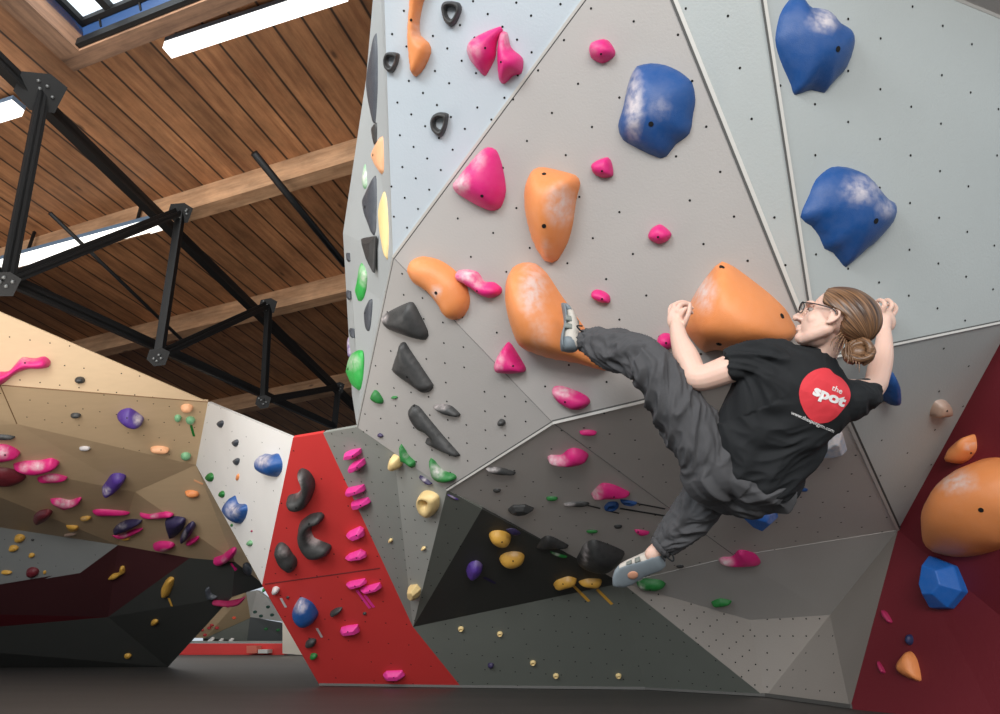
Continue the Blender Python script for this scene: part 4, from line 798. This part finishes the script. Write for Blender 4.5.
hold('pink wing hold on the black panel', 'pink', [(213, 560), (222, 556), (233, 547), (237, 549), (235, 557), (225, 566), (218, 565)], 0.08, None, (224, 560, 4, 4, 0.5)); tape('pink tape strip under the pink wing hold', 'pink', (231, 563), (236, 570), 0.03)
hold('dim grey knob hold at the right of the black panel', 'dark', E(247, 569, 5, 7), 0.06, at=(243, 570)); hold('dim grey hold on the black panel', 'dark', [(205, 588), (209, 586), (212, 594), (218, 597), (216, 600), (208, 599)], 0.05)
hold('yellow hold, upper one of the pair on the grey lower panel', 'yellow', E(20, 538, 6, 5), 0.06, (21, 538)); hold('yellow hold, lower one of the pair on the grey lower panel', 'yellow', E(14, 548, 5.5, 4), 0.06, (14, 549)); hold('small yellow hold right of the yellow pair', 'yellow', E(32, 555, 3.6, 3), 0.04)
hold('slim yellow hold low at the left of the grey panel', 'yellow', E(7, 572, 6, 2.6, 5), 0.04); hold('round maroon hold on the grey lower panel', 'maroonh', E(33, 572, 7, 6), 0.07); hold('tiny olive hold beside the round maroon hold', 'yellow', E(45, 572, 2, 2.4), 0.02); hold('tiny black hold on the grey lower panel', 'black', E(33, 539.5, 2, 1.6), 0.02)
hold('yellow bird shaped hold on the dark maroon panel', 'yellow', [(108, 578), (112, 574), (119, 572), (121, 565), (125, 565), (126, 572), (122, 575), (117, 579), (110, 580)], 0.05)
hold('yellow clustered hold on the black panel', 'yellow', [(161, 588), (165, 580), (170, 576), (175, 578), (173, 588), (168, 598), (162, 597)], 0.07); tape('dull yellow tape under the clustered hold', 'yellow', (169, 598), (172, 606), 0.03)
hold('small yellow hold in the middle of the black panel', 'yellow', E(155, 622, 4.4, 3.6, -20), 0.05); hold('lowest yellow hold on the black panel', 'yellow', E(128, 656, 4, 3), 0.05)
hold('magenta ledge hold along the lower edge of the black panel', 'magenta', [(212, 600), (226, 602), (240, 599), (246, 596), (240, 606), (226, 607), (214, 605)], 0.06, at=(222, 596))
# ---------------------------------------------------------------- the climber
SKIN = mat('skin', (234, 196, 178), 0.5, 0.06, 14, 0.2, 180); bsk = SKIN.node_tree.nodes['Principled BSDF']; bsk.inputs['Subsurface Weight'].default_value = 0.12; bsk.inputs['Subsurface Radius'].default_value = (0.02, 0.008, 0.005)
SHIRT = mat('black_cotton', (36, 38, 40), 0.8, 0.12, 8, 0.4, 500, spec=0.3); JEANS = mat('grey_trousers', (84, 84, 86), 0.85, 0.2, 7, 0.5, 420, spec=0.25)
PERSON = tag(empty('person', W(735, 478, 2.75)), 'climber in black t-shirt and dark grey trousers hanging from the wall, ponytail bun and glasses', 'person')
def P(x, y, d): return W(x, y, d)
def px(r, d): return r * d / FPX
# head frame: G gaze, Hd up, Sd toward the camera side
def cdir(x, up, z): return (RIGHT * x + UP * up + FWD * z).normalized()
HG = cdir(-0.76, 0.33, 0.56); HU = cdir(0.34, 0.93, 0.10); HU = (HU - HG * HU.dot(HG)).normalized(); HS = HG.cross(HU).normalized()
HC = P(833, 321, 2.58)
if HS.dot(CAM - HC) < 0: HS = -HS
def hd(f, s, u): return HC + (HG * f + HS * s + HU * u) * 1.06
body = bmesh.new()
# torso and pelvis (under the clothes)
V_ = FWD
def sec(x, y, d, ux, uy, t): return (P(x, y, d), cv(ux, uy, d), FWD * t)
loft(body, [sec(748, 488, 2.75, 34, 19, .08), sec(757, 458, 2.74, 34, 20, .085), sec(775, 425, 2.70, 36, 20, .09), sec(793, 398, 2.67, 40, 23, .10), sec(806, 380, 2.65, 40, 23, .09), sec(816, 366, 2.64, 24, 14, .06)], 24)
# neck
tube(body, [P(812, 374, 2.66), P(821, 355, 2.64), P(833, 332, 2.60)], [0.062, 0.055, 0.055], 16)
# left arm (gripping the orange hold)
tube(body, [P(772, 356, 2.65), P(735, 367, 2.67), P(703, 378, 2.70), P(692, 376, 2.73)], [0.062, 0.056, 0.050, 0.047], 16)
tube(body, [P(695, 377, 2.72), P(687, 358, 2.78), P(680, 341, 2.84), P(677, 327, 2.88)], [0.047, 0.050, 0.038, 0.030], 16)
# right arm
tube(body, [P(846, 394, 2.65), P(866, 392, 2.72), P(876, 384, 2.78)], [0.058, 0.050, 0.043], 16)
tube(body, [P(876, 384, 2.78), P(881, 362, 2.86), P(884, 345, 2.93), P(884, 330, 2.98)], [0.043, 0.045, 0.035, 0.028], 16)
# legs inside the trousers, ankles showing
tube(body, [P(712, 462, 2.76), P(676, 410, 2.76), P(650, 364, 2.78)], [0.075, 0.065, 0.05], 16)
tube(body, [P(650, 362, 2.78), P(615, 350, 2.93), P(590, 343, 3.05), P(576, 336, 3.10)], [0.05, 0.048, 0.036, 0.032], 14)
tube(body, [P(760, 490, 2.76), P(733, 494, 2.88), P(706, 501, 2.99)], [0.075, 0.065, 0.05], 16)
tube(body, [P(706, 501, 2.99), P(682, 524, 3.02), P(662, 545, 3.05), P(652, 554, 3.06)], [0.05, 0.045, 0.035, 0.032], 14)
# head
ellipsoid(body, hd(-0.012, 0, 0.035), HG * 0.098, HS * 0.078, HU * 0.088, 28, 18)
ellipsoid(body, hd(0.035, 0, -0.03), HG * 0.062, HS * 0.060, HU * 0.082, 24, 16)
ellipsoid(body, hd(0.068, 0, -0.092), HG * 0.030, HS * 0.030, HU * 0.024, 16, 10)        # chin
tube(body, [hd(0.0, 0.046, -0.045), hd(0.035, 0.038, -0.078), hd(0.062, 0.018, -0.098)], [0.026, 0.023, 0.018], 12)   # jaw
tube(body, [hd(0.0, -0.046, -0.045), hd(0.035, -0.038, -0.078), hd(0.062, -0.018, -0.098)], [0.026, 0.023, 0.018], 12)
tube(body, [hd(0.094, 0, 0.018), hd(0.108, 0, -0.008), hd(0.118, 0, -0.026)], [0.009, 0.011, 0.014], 12)             # nose
ellipsoid(body, hd(0.100, 0.014, -0.030), HG * 0.012, HS * 0.009, HU * 0.008, 10, 8); ellipsoid(body, hd(0.100, -0.014, -0.030), HG * 0.012, HS * 0.009, HU * 0.008, 10, 8)
tube(body, [hd(0.078, 0.042, 0.030), hd(0.096, 0.018, 0.032), hd(0.098, 0, 0.028), hd(0.096, -0.018, 0.032), hd(0.078, -0.042, 0.030)], [0.009] * 5, 10)  # brow
ellipsoid(body, hd(0.092, 0, -0.056), HG * 0.014, HS * 0.022, HU * 0.007, 14, 8); ellipsoid(body, hd(0.090, 0, -0.068), HG * 0.014, HS * 0.020, HU * 0.007, 14, 8)  # lips
for s in (1, -1):                                                                                                    # ears
    ellipsoid(body, hd(-0.008, 0.074 * s, -0.008), HG * 0.015, HS * 0.008, HU * 0.024, 14, 10)
    tube(body, [hd(0.004, 0.078 * s, 0.010), hd(-0.010, 0.084 * s, 0.022), hd(-0.026, 0.086 * s, 0.010), hd(-0.026, 0.084 * s, -0.008), hd(-0.012, 0.080 * s, -0.026), hd(0.001, 0.076 * s, -0.032)], [0.005, 0.0055, 0.006, 0.0055, 0.006, 0.006], 8)
    ellipsoid(body, hd(0.052, 0.042 * s, -0.024), HG * 0.024, HS * 0.018, HU * 0.026, 14, 10)                          # cheeks
# hands
def hand(wrist, palm_c, pu, pv, pn, fingers, thumb):
    ellipsoid(body, palm_c, pu, pv, pn, 18, 12)
    tube(body, [wrist, palm_c], [0.026, 0.028], 14)
    for f in fingers: tube(body, f, [0.0112, 0.0105, 0.0098, 0.0082][:len(f)] if len(f) <= 4 else [0.0098, 0.0094, 0.009, 0.0082, 0.0072], 10, 4)
    tube(body, thumb, [0.013, 0.011, 0.0095, 0.008][:len(thumb)], 10, 4)
# left hand: fingers over the rim of the orange hold
hand(P(677, 330, 2.88), P(677, 319, 2.91), cv(10, -2, 2.91), FWD * 0.018 + cv(-1, 0, 2.9), cv(1, 13, 2.91),
     [[P(670, 314, 2.93), P(671, 307, 2.96), P(677, 304, 3.00), P(686, 306, 3.02)],
      [P(673, 311, 2.915), P(675, 305, 2.94), P(682, 302, 2.96), P(690, 304, 2.97)],
      [P(677, 311, 2.90), P(680, 305, 2.905), P(686, 304, 2.92), P(692, 308, 2.93)],
      [P(681, 315, 2.89), P(684, 310, 2.885), P(688, 309, 2.895), P(692, 313, 2.91)]],
     [P(683, 327, 2.89), P(686, 320, 2.865), P(689, 312, 2.86), P(690, 304, 2.87)])
# right hand: closed round a small hold behind the head
hand(P(884, 332, 2.97), P(885, 320, 2.99), cv(11, 1, 3.0), FWD * 0.020, cv(1, 12, 3.0),
     [[P(892, 316, 3.00), P(896, 309, 3.02), P(893, 304, 3.05), P(888, 305, 3.07)],
      [P(888, 312, 2.99), P(892, 305, 2.99), P(888, 300, 3.02), P(882, 302, 3.05)],
      [P(883, 311, 2.98), P(885, 304, 2.97), P(880, 300, 3.00), P(875, 303, 3.03)],
      [P(878, 312, 2.98), P(878, 306, 2.97), P(873, 303, 2.99), P(869, 307, 3.02)]],
     [P(878, 326, 2.97), P(874, 319, 2.95), P(872, 313, 2.95), P(874, 307, 2.98)])
BODY = remeshed('body', body, 0.0042, 3, SKIN, PERSON)

# ---- shirt
def fold(me, segs, amp, freq, seed, mask=None):
    """push cloth in and out in folds that run across each limb axis"""
    me.calc_loop_triangles() if False else None
    nrm = [v.normal.copy() for v in me.vertices]
    for v, n in zip(me.vertices, nrm):
        best = None
        for a, b, tw in segs:
            ab = b - a; t = max(0, min(1, (v.co - a).dot(ab) / ab.length_squared)); q = a + ab * t; dd = (v.co - q).length
            if best is None or dd < best[0]: best = (dd, t * ab.length, ab.normalized(), v.co - q, tw)
        dd, s, ax, rad, tw = best
        u, w = frame_from(ax, Vector((0.3, 0.2, 1))); ang = math.atan2(rad.dot(w), rad.dot(u))
        x = Vector((s * freq + math.sin(ang + tw) * 1.6, math.cos(ang) * 0.9 + seed, math.sin(ang) * 0.9))
        h = 1 - abs(noise.noise(x)) * 2.2; h2 = 1 - abs(noise.noise(x * 2.1 + Vector((5, 0, 0)))) * 2.0
        k = mask(v.co) if mask else 1.0
        v.co += n * amp * k * (h * 0.75 + h2 * 0.35 - 0.6)
def tapered(me_fn): pass
sh = bmesh.new()
loft(sh, [sec(742, 487, 2.75, 30, 17, .115), sec(746, 480, 2.75, 44, 25, .135), sec(752, 466, 2.74, 47, 27, .14), sec(766, 440, 2.71, 48, 27, .125), sec(781, 413, 2.68, 48, 29, .13), sec(795, 392, 2.66, 52, 30, .135), sec(806, 377, 2.65, 50, 29, .12), sec(814, 364, 2.645, 36, 21, .09), sec(820, 356, 2.64, 18, 11, .062), sec(822, 352, 2.64, 12, 7, .05)], 30)
tube(sh, [P(785, 362, 2.65), P(765, 359, 2.65), P(742, 363, 2.66), P(727, 366, 2.67)], [0.082, 0.082, 0.070, 0.060], 18, round_ends=False)
tube(sh, [P(832, 398, 2.65), P(850, 400, 2.66), P(864, 395, 2.71), P(868, 392, 2.74)], [0.085, 0.078, 0.062, 0.056], 18, round_ends=False)
SH = remeshed('t_shirt', sh, 0.006, 4, SHIRT, PERSON)
ax1 = [(P(745, 485, 2.75), P(815, 365, 2.65), 0.8), (P(815, 365, 2.65), P(725, 366, 2.67), 0.3), (P(815, 375, 2.65), P(868, 392, 2.74), 1.2)]
logo_c = P(823, 397, 2.55)
def shirt_mask(c):
    x, y, d = proj(c); r = math.hypot(x - 823, y - 397); return max(0.12, min(1, (r - 26) / 26)) * (1.0 if y > 400 or x < 790 else 0.6)
fold(SH.data, ax1, 0.020, 9.0, 2.0, shirt_mask)
for p in SH.data.polygons: p.use_smooth = True
SH['label'] = 'black short sleeved t-shirt with a red round print on the back'
# ---- trousers
tr = bmesh.new()
loft(tr, [sec(763, 470, 2.74, 36, 22, .10), sec(752, 476, 2.75, 42, 26, .13), sec(742, 486, 2.76, 44, 25, .14), sec(730, 494, 2.78, 30, 14, .11)], 26)
ellipsoid(tr, P(712, 470, 2.76), cv(30, 0, 2.76), cv(0, 34, 2.76), FWD * 0.125, 22, 14); ellipsoid(tr, P(757, 490, 2.78), cv(36, 4, 2.78), cv(0, 19, 2.78), FWD * 0.12, 22, 14)
ellipsoid(tr, P(771, 495, 2.80), cv(22, -6, 2.8), cv(4, 14, 2.8), FWD * 0.09, 18, 12)
tube(tr, [P(716, 462, 2.76), P(698, 438, 2.76), P(677, 407, 2.76), P(656, 374, 2.77), P(648, 363, 2.78)], [0.120, 0.118, 0.108, 0.092, 0.082], 22)
tube(tr, [P(649, 363, 2.78), P(632, 354, 2.86), P(612, 349, 2.94), P(598, 344, 3.01), P(588, 341, 3.05)], [0.086, 0.086, 0.084, 0.070, 0.052], 20, round_ends=False)
tube(tr, [P(752, 488, 2.78), P(728, 488, 2.88), P(708, 492, 2.96)], [0.115, 0.105, 0.088], 20)
tube(tr, [P(708, 494, 2.97), P(694, 513, 3.00), P(678, 530, 3.03), P(667, 541, 3.05), P(662, 546, 3.05)], [0.094, 0.092, 0.076, 0.060, 0.050], 20, round_ends=False)
TR_ = remeshed('trousers', tr, 0.006, 4, JEANS, PERSON)
fold(TR_.data, [(P(716, 462, 2.76), P(648, 363, 2.78), 0.7), (P(648, 363, 2.78), P(588, 341, 3.05), 1.9), (P(765, 485, 2.76), P(708, 492, 2.96), 0.4), (P(708, 492, 2.96), P(662, 546, 3.05), 2.4)], 0.023, 13.0, 7.0)
TR_['label'] = 'dark grey creased trousers with gathered cuffs'
# gathered cuffs with tie cords
for a, b, r in ((P(590, 342, 3.045), P(583, 339, 3.075), 0.050), (P(664, 544, 3.05), P(658, 549, 3.055), 0.050)):
    bm = bmesh.new(); d = (b - a).normalized(); u, v = frame_from(d); rings = []
    for k in range(7):
        c = a.lerp(b, k / 6); rr = r * (1.08 - 0.05 * abs(k - 3)); rings.append([bm.verts.new(c + (u * math.cos(2 * PI * q / 40) + v * math.sin(2 * PI * q / 40)) * (rr + 0.004 * math.sin(q * 2.1 + k))) for q in range(40)])
    for x, y in zip(rings[:-1], rings[1:]):
        for q in range(40): bm.faces.new((x[q], x[(q + 1) % 40], y[(q + 1) % 40], y[q]))
    bm.faces.new(rings[0][::-1]); bm.faces.new(rings[-1]); obj('cuff', bm, JEANS, TR_, True)
def cord(pts, r=0.0035, m=None, parent=None, name='cord'):
    bm = bmesh.new(); tube(bm, pts, [r] * len(pts), 8, 6); return obj(name, bm, m or SHIRT, parent or TR_, True)
cord([P(663, 551, 3.02), P(668, 558, 3.01), P(673, 561, 3.01), P(673, 556, 3.01), P(668, 551, 3.01)]); cord([P(661, 552, 3.02), P(663, 558, 3.01), P(665, 561, 3.01), P(661, 556, 3.01)]); cord([P(585, 333, 3.03), P(580, 330, 3.02), P(577, 326, 3.02), P(582, 326, 3.02)])

# ---- shoes
RUB = mat('shoe_rubber', (122, 132, 138), 0.55, 0.15, 30); CREAM = mat('shoe_cream', (206, 204, 190), 0.6, 0.08); UP_ = mat('shoe_upper', (196, 190, 180), 0.65, 0.1, 20); STR = mat('shoe_strap', (134, 140, 134), 0.6, 0.1); ORS = mat('shoe_sole_orange', (206, 150, 122), 0.5, 0.08)
WS = 1.22
def shoe(heel, toe, up, side_hint, label, length=None):
    """heel, toe points on the sole line; up = direction from sole to ankle"""
    L = toe - heel; ln = L.length; f = L.normalized(); u = (up - f * up.dot(f)).normalized(); s = f.cross(u)
    e = empty('climbing_shoe', heel); e['label'] = label; e.parent = PERSON; e.matrix_parent_inverse = Matrix.Translation(-PERSON.location)
    bm = bmesh.new(); S_ = []
    for t, w, h, o in ((0.0, .016, .022, .018), (.04, .027, .034, .008), (.15, .033, .044, .004), (.30, .034, .040, .004), (.45, .036, .034, .008), (.60, .041, .029, .008), (.75, .044, .025, .002), (.88, .036, .020, -.006), (.97, .020, .014, -.012), (1.0, .008, .007, -.014)):
        S_.append((heel + f * ln * t + u * (h + o), s * w * WS, u * h))
    loft(bm, S_, 20); sh_ = obj('upper', bm, UP_, e, True)
    bm = bmesh.new(); S2 = []
    for t, w, o in ((-.01, .014, .016), (.03, .028, .006), (.15, .035, .001), (.30, .034, .001), (.45, .036, .006), (.60, .042, .006), (.75, .046, 0), (.88, .038, -.008), (.98, .020, -.016), (1.02, .006, -.018)):
        S2.append((heel + f * ln * t + u * (o + 0.004), s * w * WS, u * 0.009))
    loft(bm, S2, 20); obj('sole', bm, RUB, e, True)
    bm = bmesh.new(); loft(bm, [(heel + f * ln * t + u * (o + hh_), s * w * WS, u * hh_ * 1.03) for t, w, hh_, o in ((-.012, .017, .020, .016), (.03, .030, .033, .008), (.13, .036, .036, .003), (.2, .035, .030, .002))], 20); obj('heel_cup', bm, RUB, e, True)
    bm = bmesh.new(); loft(bm, [(heel + f * ln * t + u * (o + hh_), s * w * WS, u * hh_ * 1.05) for t, w, hh_, o in ((.78, .046, .021, .000), (.88, .039, .018, -.007), (.97, .023, .013, -.013), (1.01, .009, .007, -.016))], 20); obj('toe_rand', bm, RUB, e, True)
    for t, w, h in ((.42, .040, .042), (.58, .044, .036)):
        bm = bmesh.new(); c = heel + f * ln * t; rings = []
        for dt in (-.012, .012): rings.append([bm.verts.new(c + f * dt + s * w * WS * math.cos(a) + u * (0.008 + h * 1.7 * math.sin(a))) for a in [PI * k / 14 for k in range(15)]]); rings.append([bm.verts.new(c + f * dt + s * (w * WS - .004) * math.cos(a) + u * (0.008 + (h * 1.7 - .004) * math.sin(a))) for a in [PI * k / 14 for k in range(15)]])
        for x, y in ((rings[0], rings[2]), (rings[1], rings[3]), (rings[0], rings[1]), (rings[2], rings[3])):
            for k in range(14): bm.faces.new((x[k], x[k + 1], y[k + 1], y[k]))
        obj('strap', bm, STR, e, True)
    return e
a = P(560, 349, 3.06); b = P(566, 305, 3.16)
shoe(a, b, P(583, 338, 3.10) - P(561, 340, 3.10), None, 'grey and cream climbing shoe pressed on the orange teardrop hold')
h2 = P(664, 562, 3.03); t2 = P(614, 582, 3.10)
e2 = shoe(h2, t2, P(640, 548, 3.12) - P(642, 574, 3.03) + FWD * 0.10, None, 'blue grey climbing shoe with an orange patch on its sole, hanging free')
bm = bmesh.new(); f2 = (t2 - h2).normalized(); upv = (P(640, 548, 3.12) - P(642, 574, 3.03) + FWD * 0.10); upv = (upv - f2 * upv.dot(f2)).normalized(); sv = f2.cross(upv)
ellipsoid(bm, h2 + f2 * (t2 - h2).length * 0.62 - upv * 0.004, f2 * 0.024, sv * 0.022, upv * 0.006, 18, 8); obj('sole_patch', bm, ORS, e2, True)['label'] = 'orange worn sole patch'
# ---- hair
HAIRM = mat('hair_brown', (132, 98, 68), 0.42, 0.4, 20)
nt = HAIRM.node_tree; nz = [n for n in nt.nodes if n.type == 'TEX_NOISE'][0]; mp = nt.nodes.new('ShaderNodeMapping'); tc = [n for n in nt.nodes if n.type == 'TEX_COORD'][0]
mp.vector_type = 'TEXTURE'
nt.links.new(tc.outputs['UV'], mp.inputs[0]); mp.vector_type = 'POINT'; mp.inputs['Scale'].default_value = (2.5, 90, 1); nt.links.new(mp.outputs[0], nz.inputs['Vector']); nz.inputs['Scale'].default_value = 1.0
mrh = nt.nodes.new('ShaderNodeMapRange'); mrh.inputs[1].default_value = 0.36; mrh.inputs[2].default_value = 0.64
HAIRP = [n for n in nt.nodes if n.type == 'MIX'][0]; nt.links.new(nz.outputs['Fac'], mrh.inputs[0]); nt.links.new(mrh.outputs[0], HAIRP.inputs[0]); HAIRP.inputs[6].default_value = S(48, 31, 22); HAIRP.inputs[7].default_value = S(150, 112, 80)
nt.nodes['Principled BSDF'].inputs['Roughness'].default_value = 0.38
def hair_cap():
    """hair volume combed from the hairline back to the bun: an ellipsoid with its poles at the forehead and at the bun"""
    bm = bmesh.new(); uvl = bm.loops.layers.uv.new('UVMap'); NB, NA = 150, 60
    ax = (HG * 0.86 + HU * 0.50).normalized(); sx = HS; ux = ax.cross(sx).normalized(); ux = ux if ux.dot(HU) > 0 else -ux
    ctr = hd(-0.024, 0, 0.024); rows = []
    for i in range(NB):
        ph = 2 * PI * i / NB; row = []
        for j in range(1, NA):
            th = PI * j / NA
            d = ax * math.cos(th) + (ux * math.cos(ph) + sx * math.sin(ph)) * math.sin(th)
            lf, ls, lu = d.dot(HG), d.dot(HS), d.dot(HU)
            r_ = 1.06 / math.sqrt((lf / 0.124) ** 2 + (ls / 0.092) ** 2 + (lu / 0.104) ** 2)
            q = ctr + d * r_
            f, s_, u_ = (q - HC).dot(HG) / 1.06, abs((q - HC).dot(HS)) / 1.06, (q - HC).dot(HU) / 1.06
            # hairline: high on the forehead, back over the temples, behind the ears
            line = 0.058 + 0.10 * (u_ - 0.055) if u_ > 0.055 else (0.058 - (0.055 - u_) * 0.30 if u_ > 0.030 else 0.045 - (0.030 - u_) * 3.6)
            line = max(line, -0.046)
            k = (line - f) / 0.010
            if k < 1: r_ *= 1 - 0.20 * min(1, 1 - max(-1, k)) * (1 if k > 0 else 1.4)
            g = noise.noise(Vector((math.cos(ph) * 10, math.sin(ph) * 10, th * 0.5))) * 0.0035 + noise.noise(Vector((math.cos(ph) * 26, math.sin(ph) * 26, th * 0.8))) * 0.0018
            if u_ < -0.03: r_ *= 1 - min(0.5, (-0.03 - u_) * 3.0)
            row.append(bm.verts.new(ctr + d * (r_ + g)))
        rows.append(row)
    for i in range(NB):
        for j in range(NA - 2):
            i2 = (i + 1) % NB; f_ = bm.faces.new((rows[i][j], rows[i2][j], rows[i2][j + 1], rows[i][j + 1]))
            for l, uv in zip(f_.loops, ((j / NA, i / NB), (j / NA, (i + 1) / NB), ((j + 1) / NA, (i + 1) / NB), ((j + 1) / NA, i / NB))): l[uvl].uv = uv
    bm.faces.new([r_[0] for r_ in rows]); bm.faces.new([r_[-1] for r_ in rows][::-1])
    return obj('hair', bm, HAIRM, PERSON, True)
HAIR = hair_cap(); HAIR['label'] = 'long brown hair combed back'
def strand_uv(o):
    uvl = o.data.uv_layers.new(name='UVMap')
    for l in o.data.loops: co = o.data.vertices[l.vertex_index].co; uvl.data[l.index].uv = ((co - HC).dot(HG) * 4, (co - HC).dot(HU) * 8 + (co - HC).dot(HS) * 5)
BC = hd(-0.118, 0.022, -0.086)
for k in range(7):
    bm = bmesh.new(); rr = 0.026 + 0.007 * (k % 3); a0 = k * 0.9; cc = BC + HG * 0.012 * math.cos(k * 2.1) + HU * 0.014 * math.sin(k * 1.7) + HS * 0.010 * math.sin(k * 2.9)
    n_ = (HS + HG * 0.5 * math.sin(k * 1.3) + HU * 0.5 * math.cos(k * 2.3)).normalized(); u, v = frame_from(n_)
    tube(bm, [cc + u * rr * math.cos(a0 + q * 0.75) + v * rr * math.sin(a0 + q * 0.75) for q in range(8)], [0.007, .011, .012, .012, .012, .012, .010, .005], 10, 4); o = obj('bun_lock', bm, HAIRM, HAIR, True); strand_uv(o)
bm = bmesh.new(); ellipsoid(bm, BC, HG * 0.030, HS * 0.026, HU * 0.030, 16, 12); o = obj('bun', bm, HAIRM, HAIR, True); strand_uv(o)
for k in range(9):
    st = hd(-0.05 - 0.006 * k, 0.062 - 0.004 * k, -0.050 - 0.004 * k); bm = bmesh.new()
    tube(bm, [st, st + HU * -0.035 + HG * (0.012 - 0.006 * k) + HS * .01, st + HU * (-0.06 - 0.008 * (k % 3)) + HG * (0.01 - 0.008 * k) + HS * .016], [0.0035, 0.003, 0.001], 6, 5); o = obj('loose_strand', bm, HAIRM, HAIR, True); strand_uv(o)
# ---- eyes and glasses
EYE = mat('eye_white', (170, 160, 154), 0.2, 0.0); IRIS = mat('iris', (60, 44, 34), 0.2, 0.1)
for s in (1, -1):
    bm = bmesh.new(); ellipsoid(bm, hd(0.074, 0.031 * s, 0.008), HG * 0.0105, HS * 0.0105, HU * 0.009, 16, 12); ey = obj('eye', bm, EYE, PERSON, True)
    bm = bmesh.new(); ellipsoid(bm, hd(0.084, 0.031 * s, 0.008), HG * 0.003, HS * 0.006, HU * 0.006, 12, 8); obj('iris', bm, IRIS, ey, True)
GLF = mat('glasses_frame', (28, 34, 40), 0.3, 0.1); GLS = bpy.data.materials.new('lens'); GLS.use_nodes = True; gb = GLS.node_tree.nodes['Principled BSDF']; gb.inputs['Transmission Weight'].default_value = 1; gb.inputs['Roughness'].default_value = 0.02; gb.inputs['IOR'].default_value = 1.15; gb.inputs['Base Color'].default_value = (0.9, 0.95, 0.97, 1)
GL = empty('glasses', hd(0.112, 0, 0.006)); GL['label'] = 'dark rimmed glasses'; GL.parent = PERSON; GL.matrix_parent_inverse = Matrix.Translation(-PERSON.location)
for s in (1, -1):
    c = hd(0.110, 0.034 * s, 0.006); pts = [c + HS * 0.027 * math.cos(a) + HU * 0.021 * math.sin(a) + HG * (-0.006 * abs(math.cos(a))) for a in [2 * PI * k / 14 for k in range(15)]]
    bm = bmesh.new(); tube(bm, pts, [0.0020] * 15, 8, 3, False); obj('rim', bm, GLF, GL, True)
    bm = bmesh.new(); ellipsoid(bm, c, HS * 0.026, HU * 0.020, HG * 0.0012, 20, 8); obj('lens', bm, GLS, GL, True)
    bm = bmesh.new(); tube(bm, [hd(0.106, 0.060 * s, 0.016), hd(0.06, 0.074 * s, 0.020), hd(0.0, 0.086 * s, 0.016), hd(-0.018, 0.088 * s, 0.002)], [0.0022] * 4, 8, 5); obj('temple', bm, GLF, GL, True)
bm = bmesh.new(); tube(bm, [hd(0.112, 0.009, 0.010), hd(0.115, 0, 0.013), hd(0.112, -0.009, 0.010)], [0.002] * 3, 8, 4); obj('bridge', bm, GLF, GL, True)
# ---- print on the shirt
_bm = bmesh.new(); _bm.from_mesh(SH.data); SHB = BVHTree.FromBMesh(_bm); _bm.free()
def on_shirt(x, y, off):
    h = SHB.ray_cast(CAM, ray(x, y).normalized()); 
    if h[0] is None: return None
    n = h[1] if h[1].dot(CAM - h[0]) > 0 else -h[1]; return h[0] + n * off
REDP = mat('print_red', (232, 62, 72), 0.7, 0.05, 20); WHP = mat('print_white', (240, 238, 236), 0.7, 0.02)
def decal(name, tri_pts, faces, m, off, label=None, parent=None):
    bm = bmesh.new(); vs = [on_shirt(x, y, off) for x, y in tri_pts]; good = [bm.verts.new(v) if v is not None else None for v in vs]
    for f in faces:
        g = [good[i] for i in f]
        if None in g: continue
        try: bm.faces.new(g)
        except ValueError: pass
    for f in bm.faces:
        f.normal_update()
        if f.normal.dot(CAM - f.calc_center_median()) < 0: f.normal_flip()
    me = bpy.data.meshes.new(name); bm.to_mesh(me); bm.free(); o = link(name, me, m, parent or SH)
    if label: o['label'] = label
    return o
blob = [(823, 368), (829, 369), (834, 374), (841, 378), (847, 385), (850, 393), (849, 401), (843, 409), (836, 417), (828, 422), (818, 423), (810, 419), (804, 411), (800, 401), (799, 391), (802, 381), (808, 374), (815, 370)]
so = smooth_outline(blob, 60); pts = list(so); x = 798
ins = []
y = 368
while y < 424:
    x = 799
    while x < 851:
        q = Vector((x, y))
        if inside(x, y, [tuple(p) for p in so]) and min(seg_dist(q, so[i - 1], so[i]) for i in range(len(so))) > 0.8: ins.append(q)
        x += 1.7
    y += 1.7
r = delaunay_2d_cdt(so + ins, [(i, (i + 1) % len(so)) for i in range(len(so))], [], 1, 1e-6)
decal('shirt_print', [tuple(q) for q in r[0]], r[2], REDP, 0.002, 'round red print')
def text_px(txt, org, angle, size, m, off, name, bold=0.0, xs=1.0, label=None):
    cu = bpy.data.curves.new('t', 'FONT'); cu.body = txt; cu.size = 1.0; cu.offset = bold; cu.resolution_u = 3
    o = bpy.data.objects.new('t', cu); COL.objects.link(o); dg = bpy.context.evaluated_depsgraph_get(); dg.update(); me = bpy.data.meshes.new_from_object(o.evaluated_get(dg)); bpy.data.objects.remove(o, do_unlink=True)
    ca, sa = math.cos(math.radians(angle)), math.sin(math.radians(angle)); P_ = []
    for v in me.vertices:
        x, y = v.co.x * size * xs, -v.co.y * size; P_.append((org[0] + x * ca - y * sa, org[1] + x * sa + y * ca))
    return decal(name, P_, [list(p.vertices) for p in me.polygons], m, off, label)
text_px('spot', (812.0, 394.0), 22, 14.5, WHP, 0.0045, 'print_lettering', 0.05, 1.27, 'white word on the red print')
text_px('the', (830.5, 389.5), 24, 7.4, WHP, 0.0045, 'print_lettering', 0.012, 1.15, 'small white word above the big one')
text_px('www.thespotgym.com', (790.5, 413.5), 24, 5.2, WHP, 0.0045, 'print_lettering', 0.012, 0.98, 'small white web address under the red print')
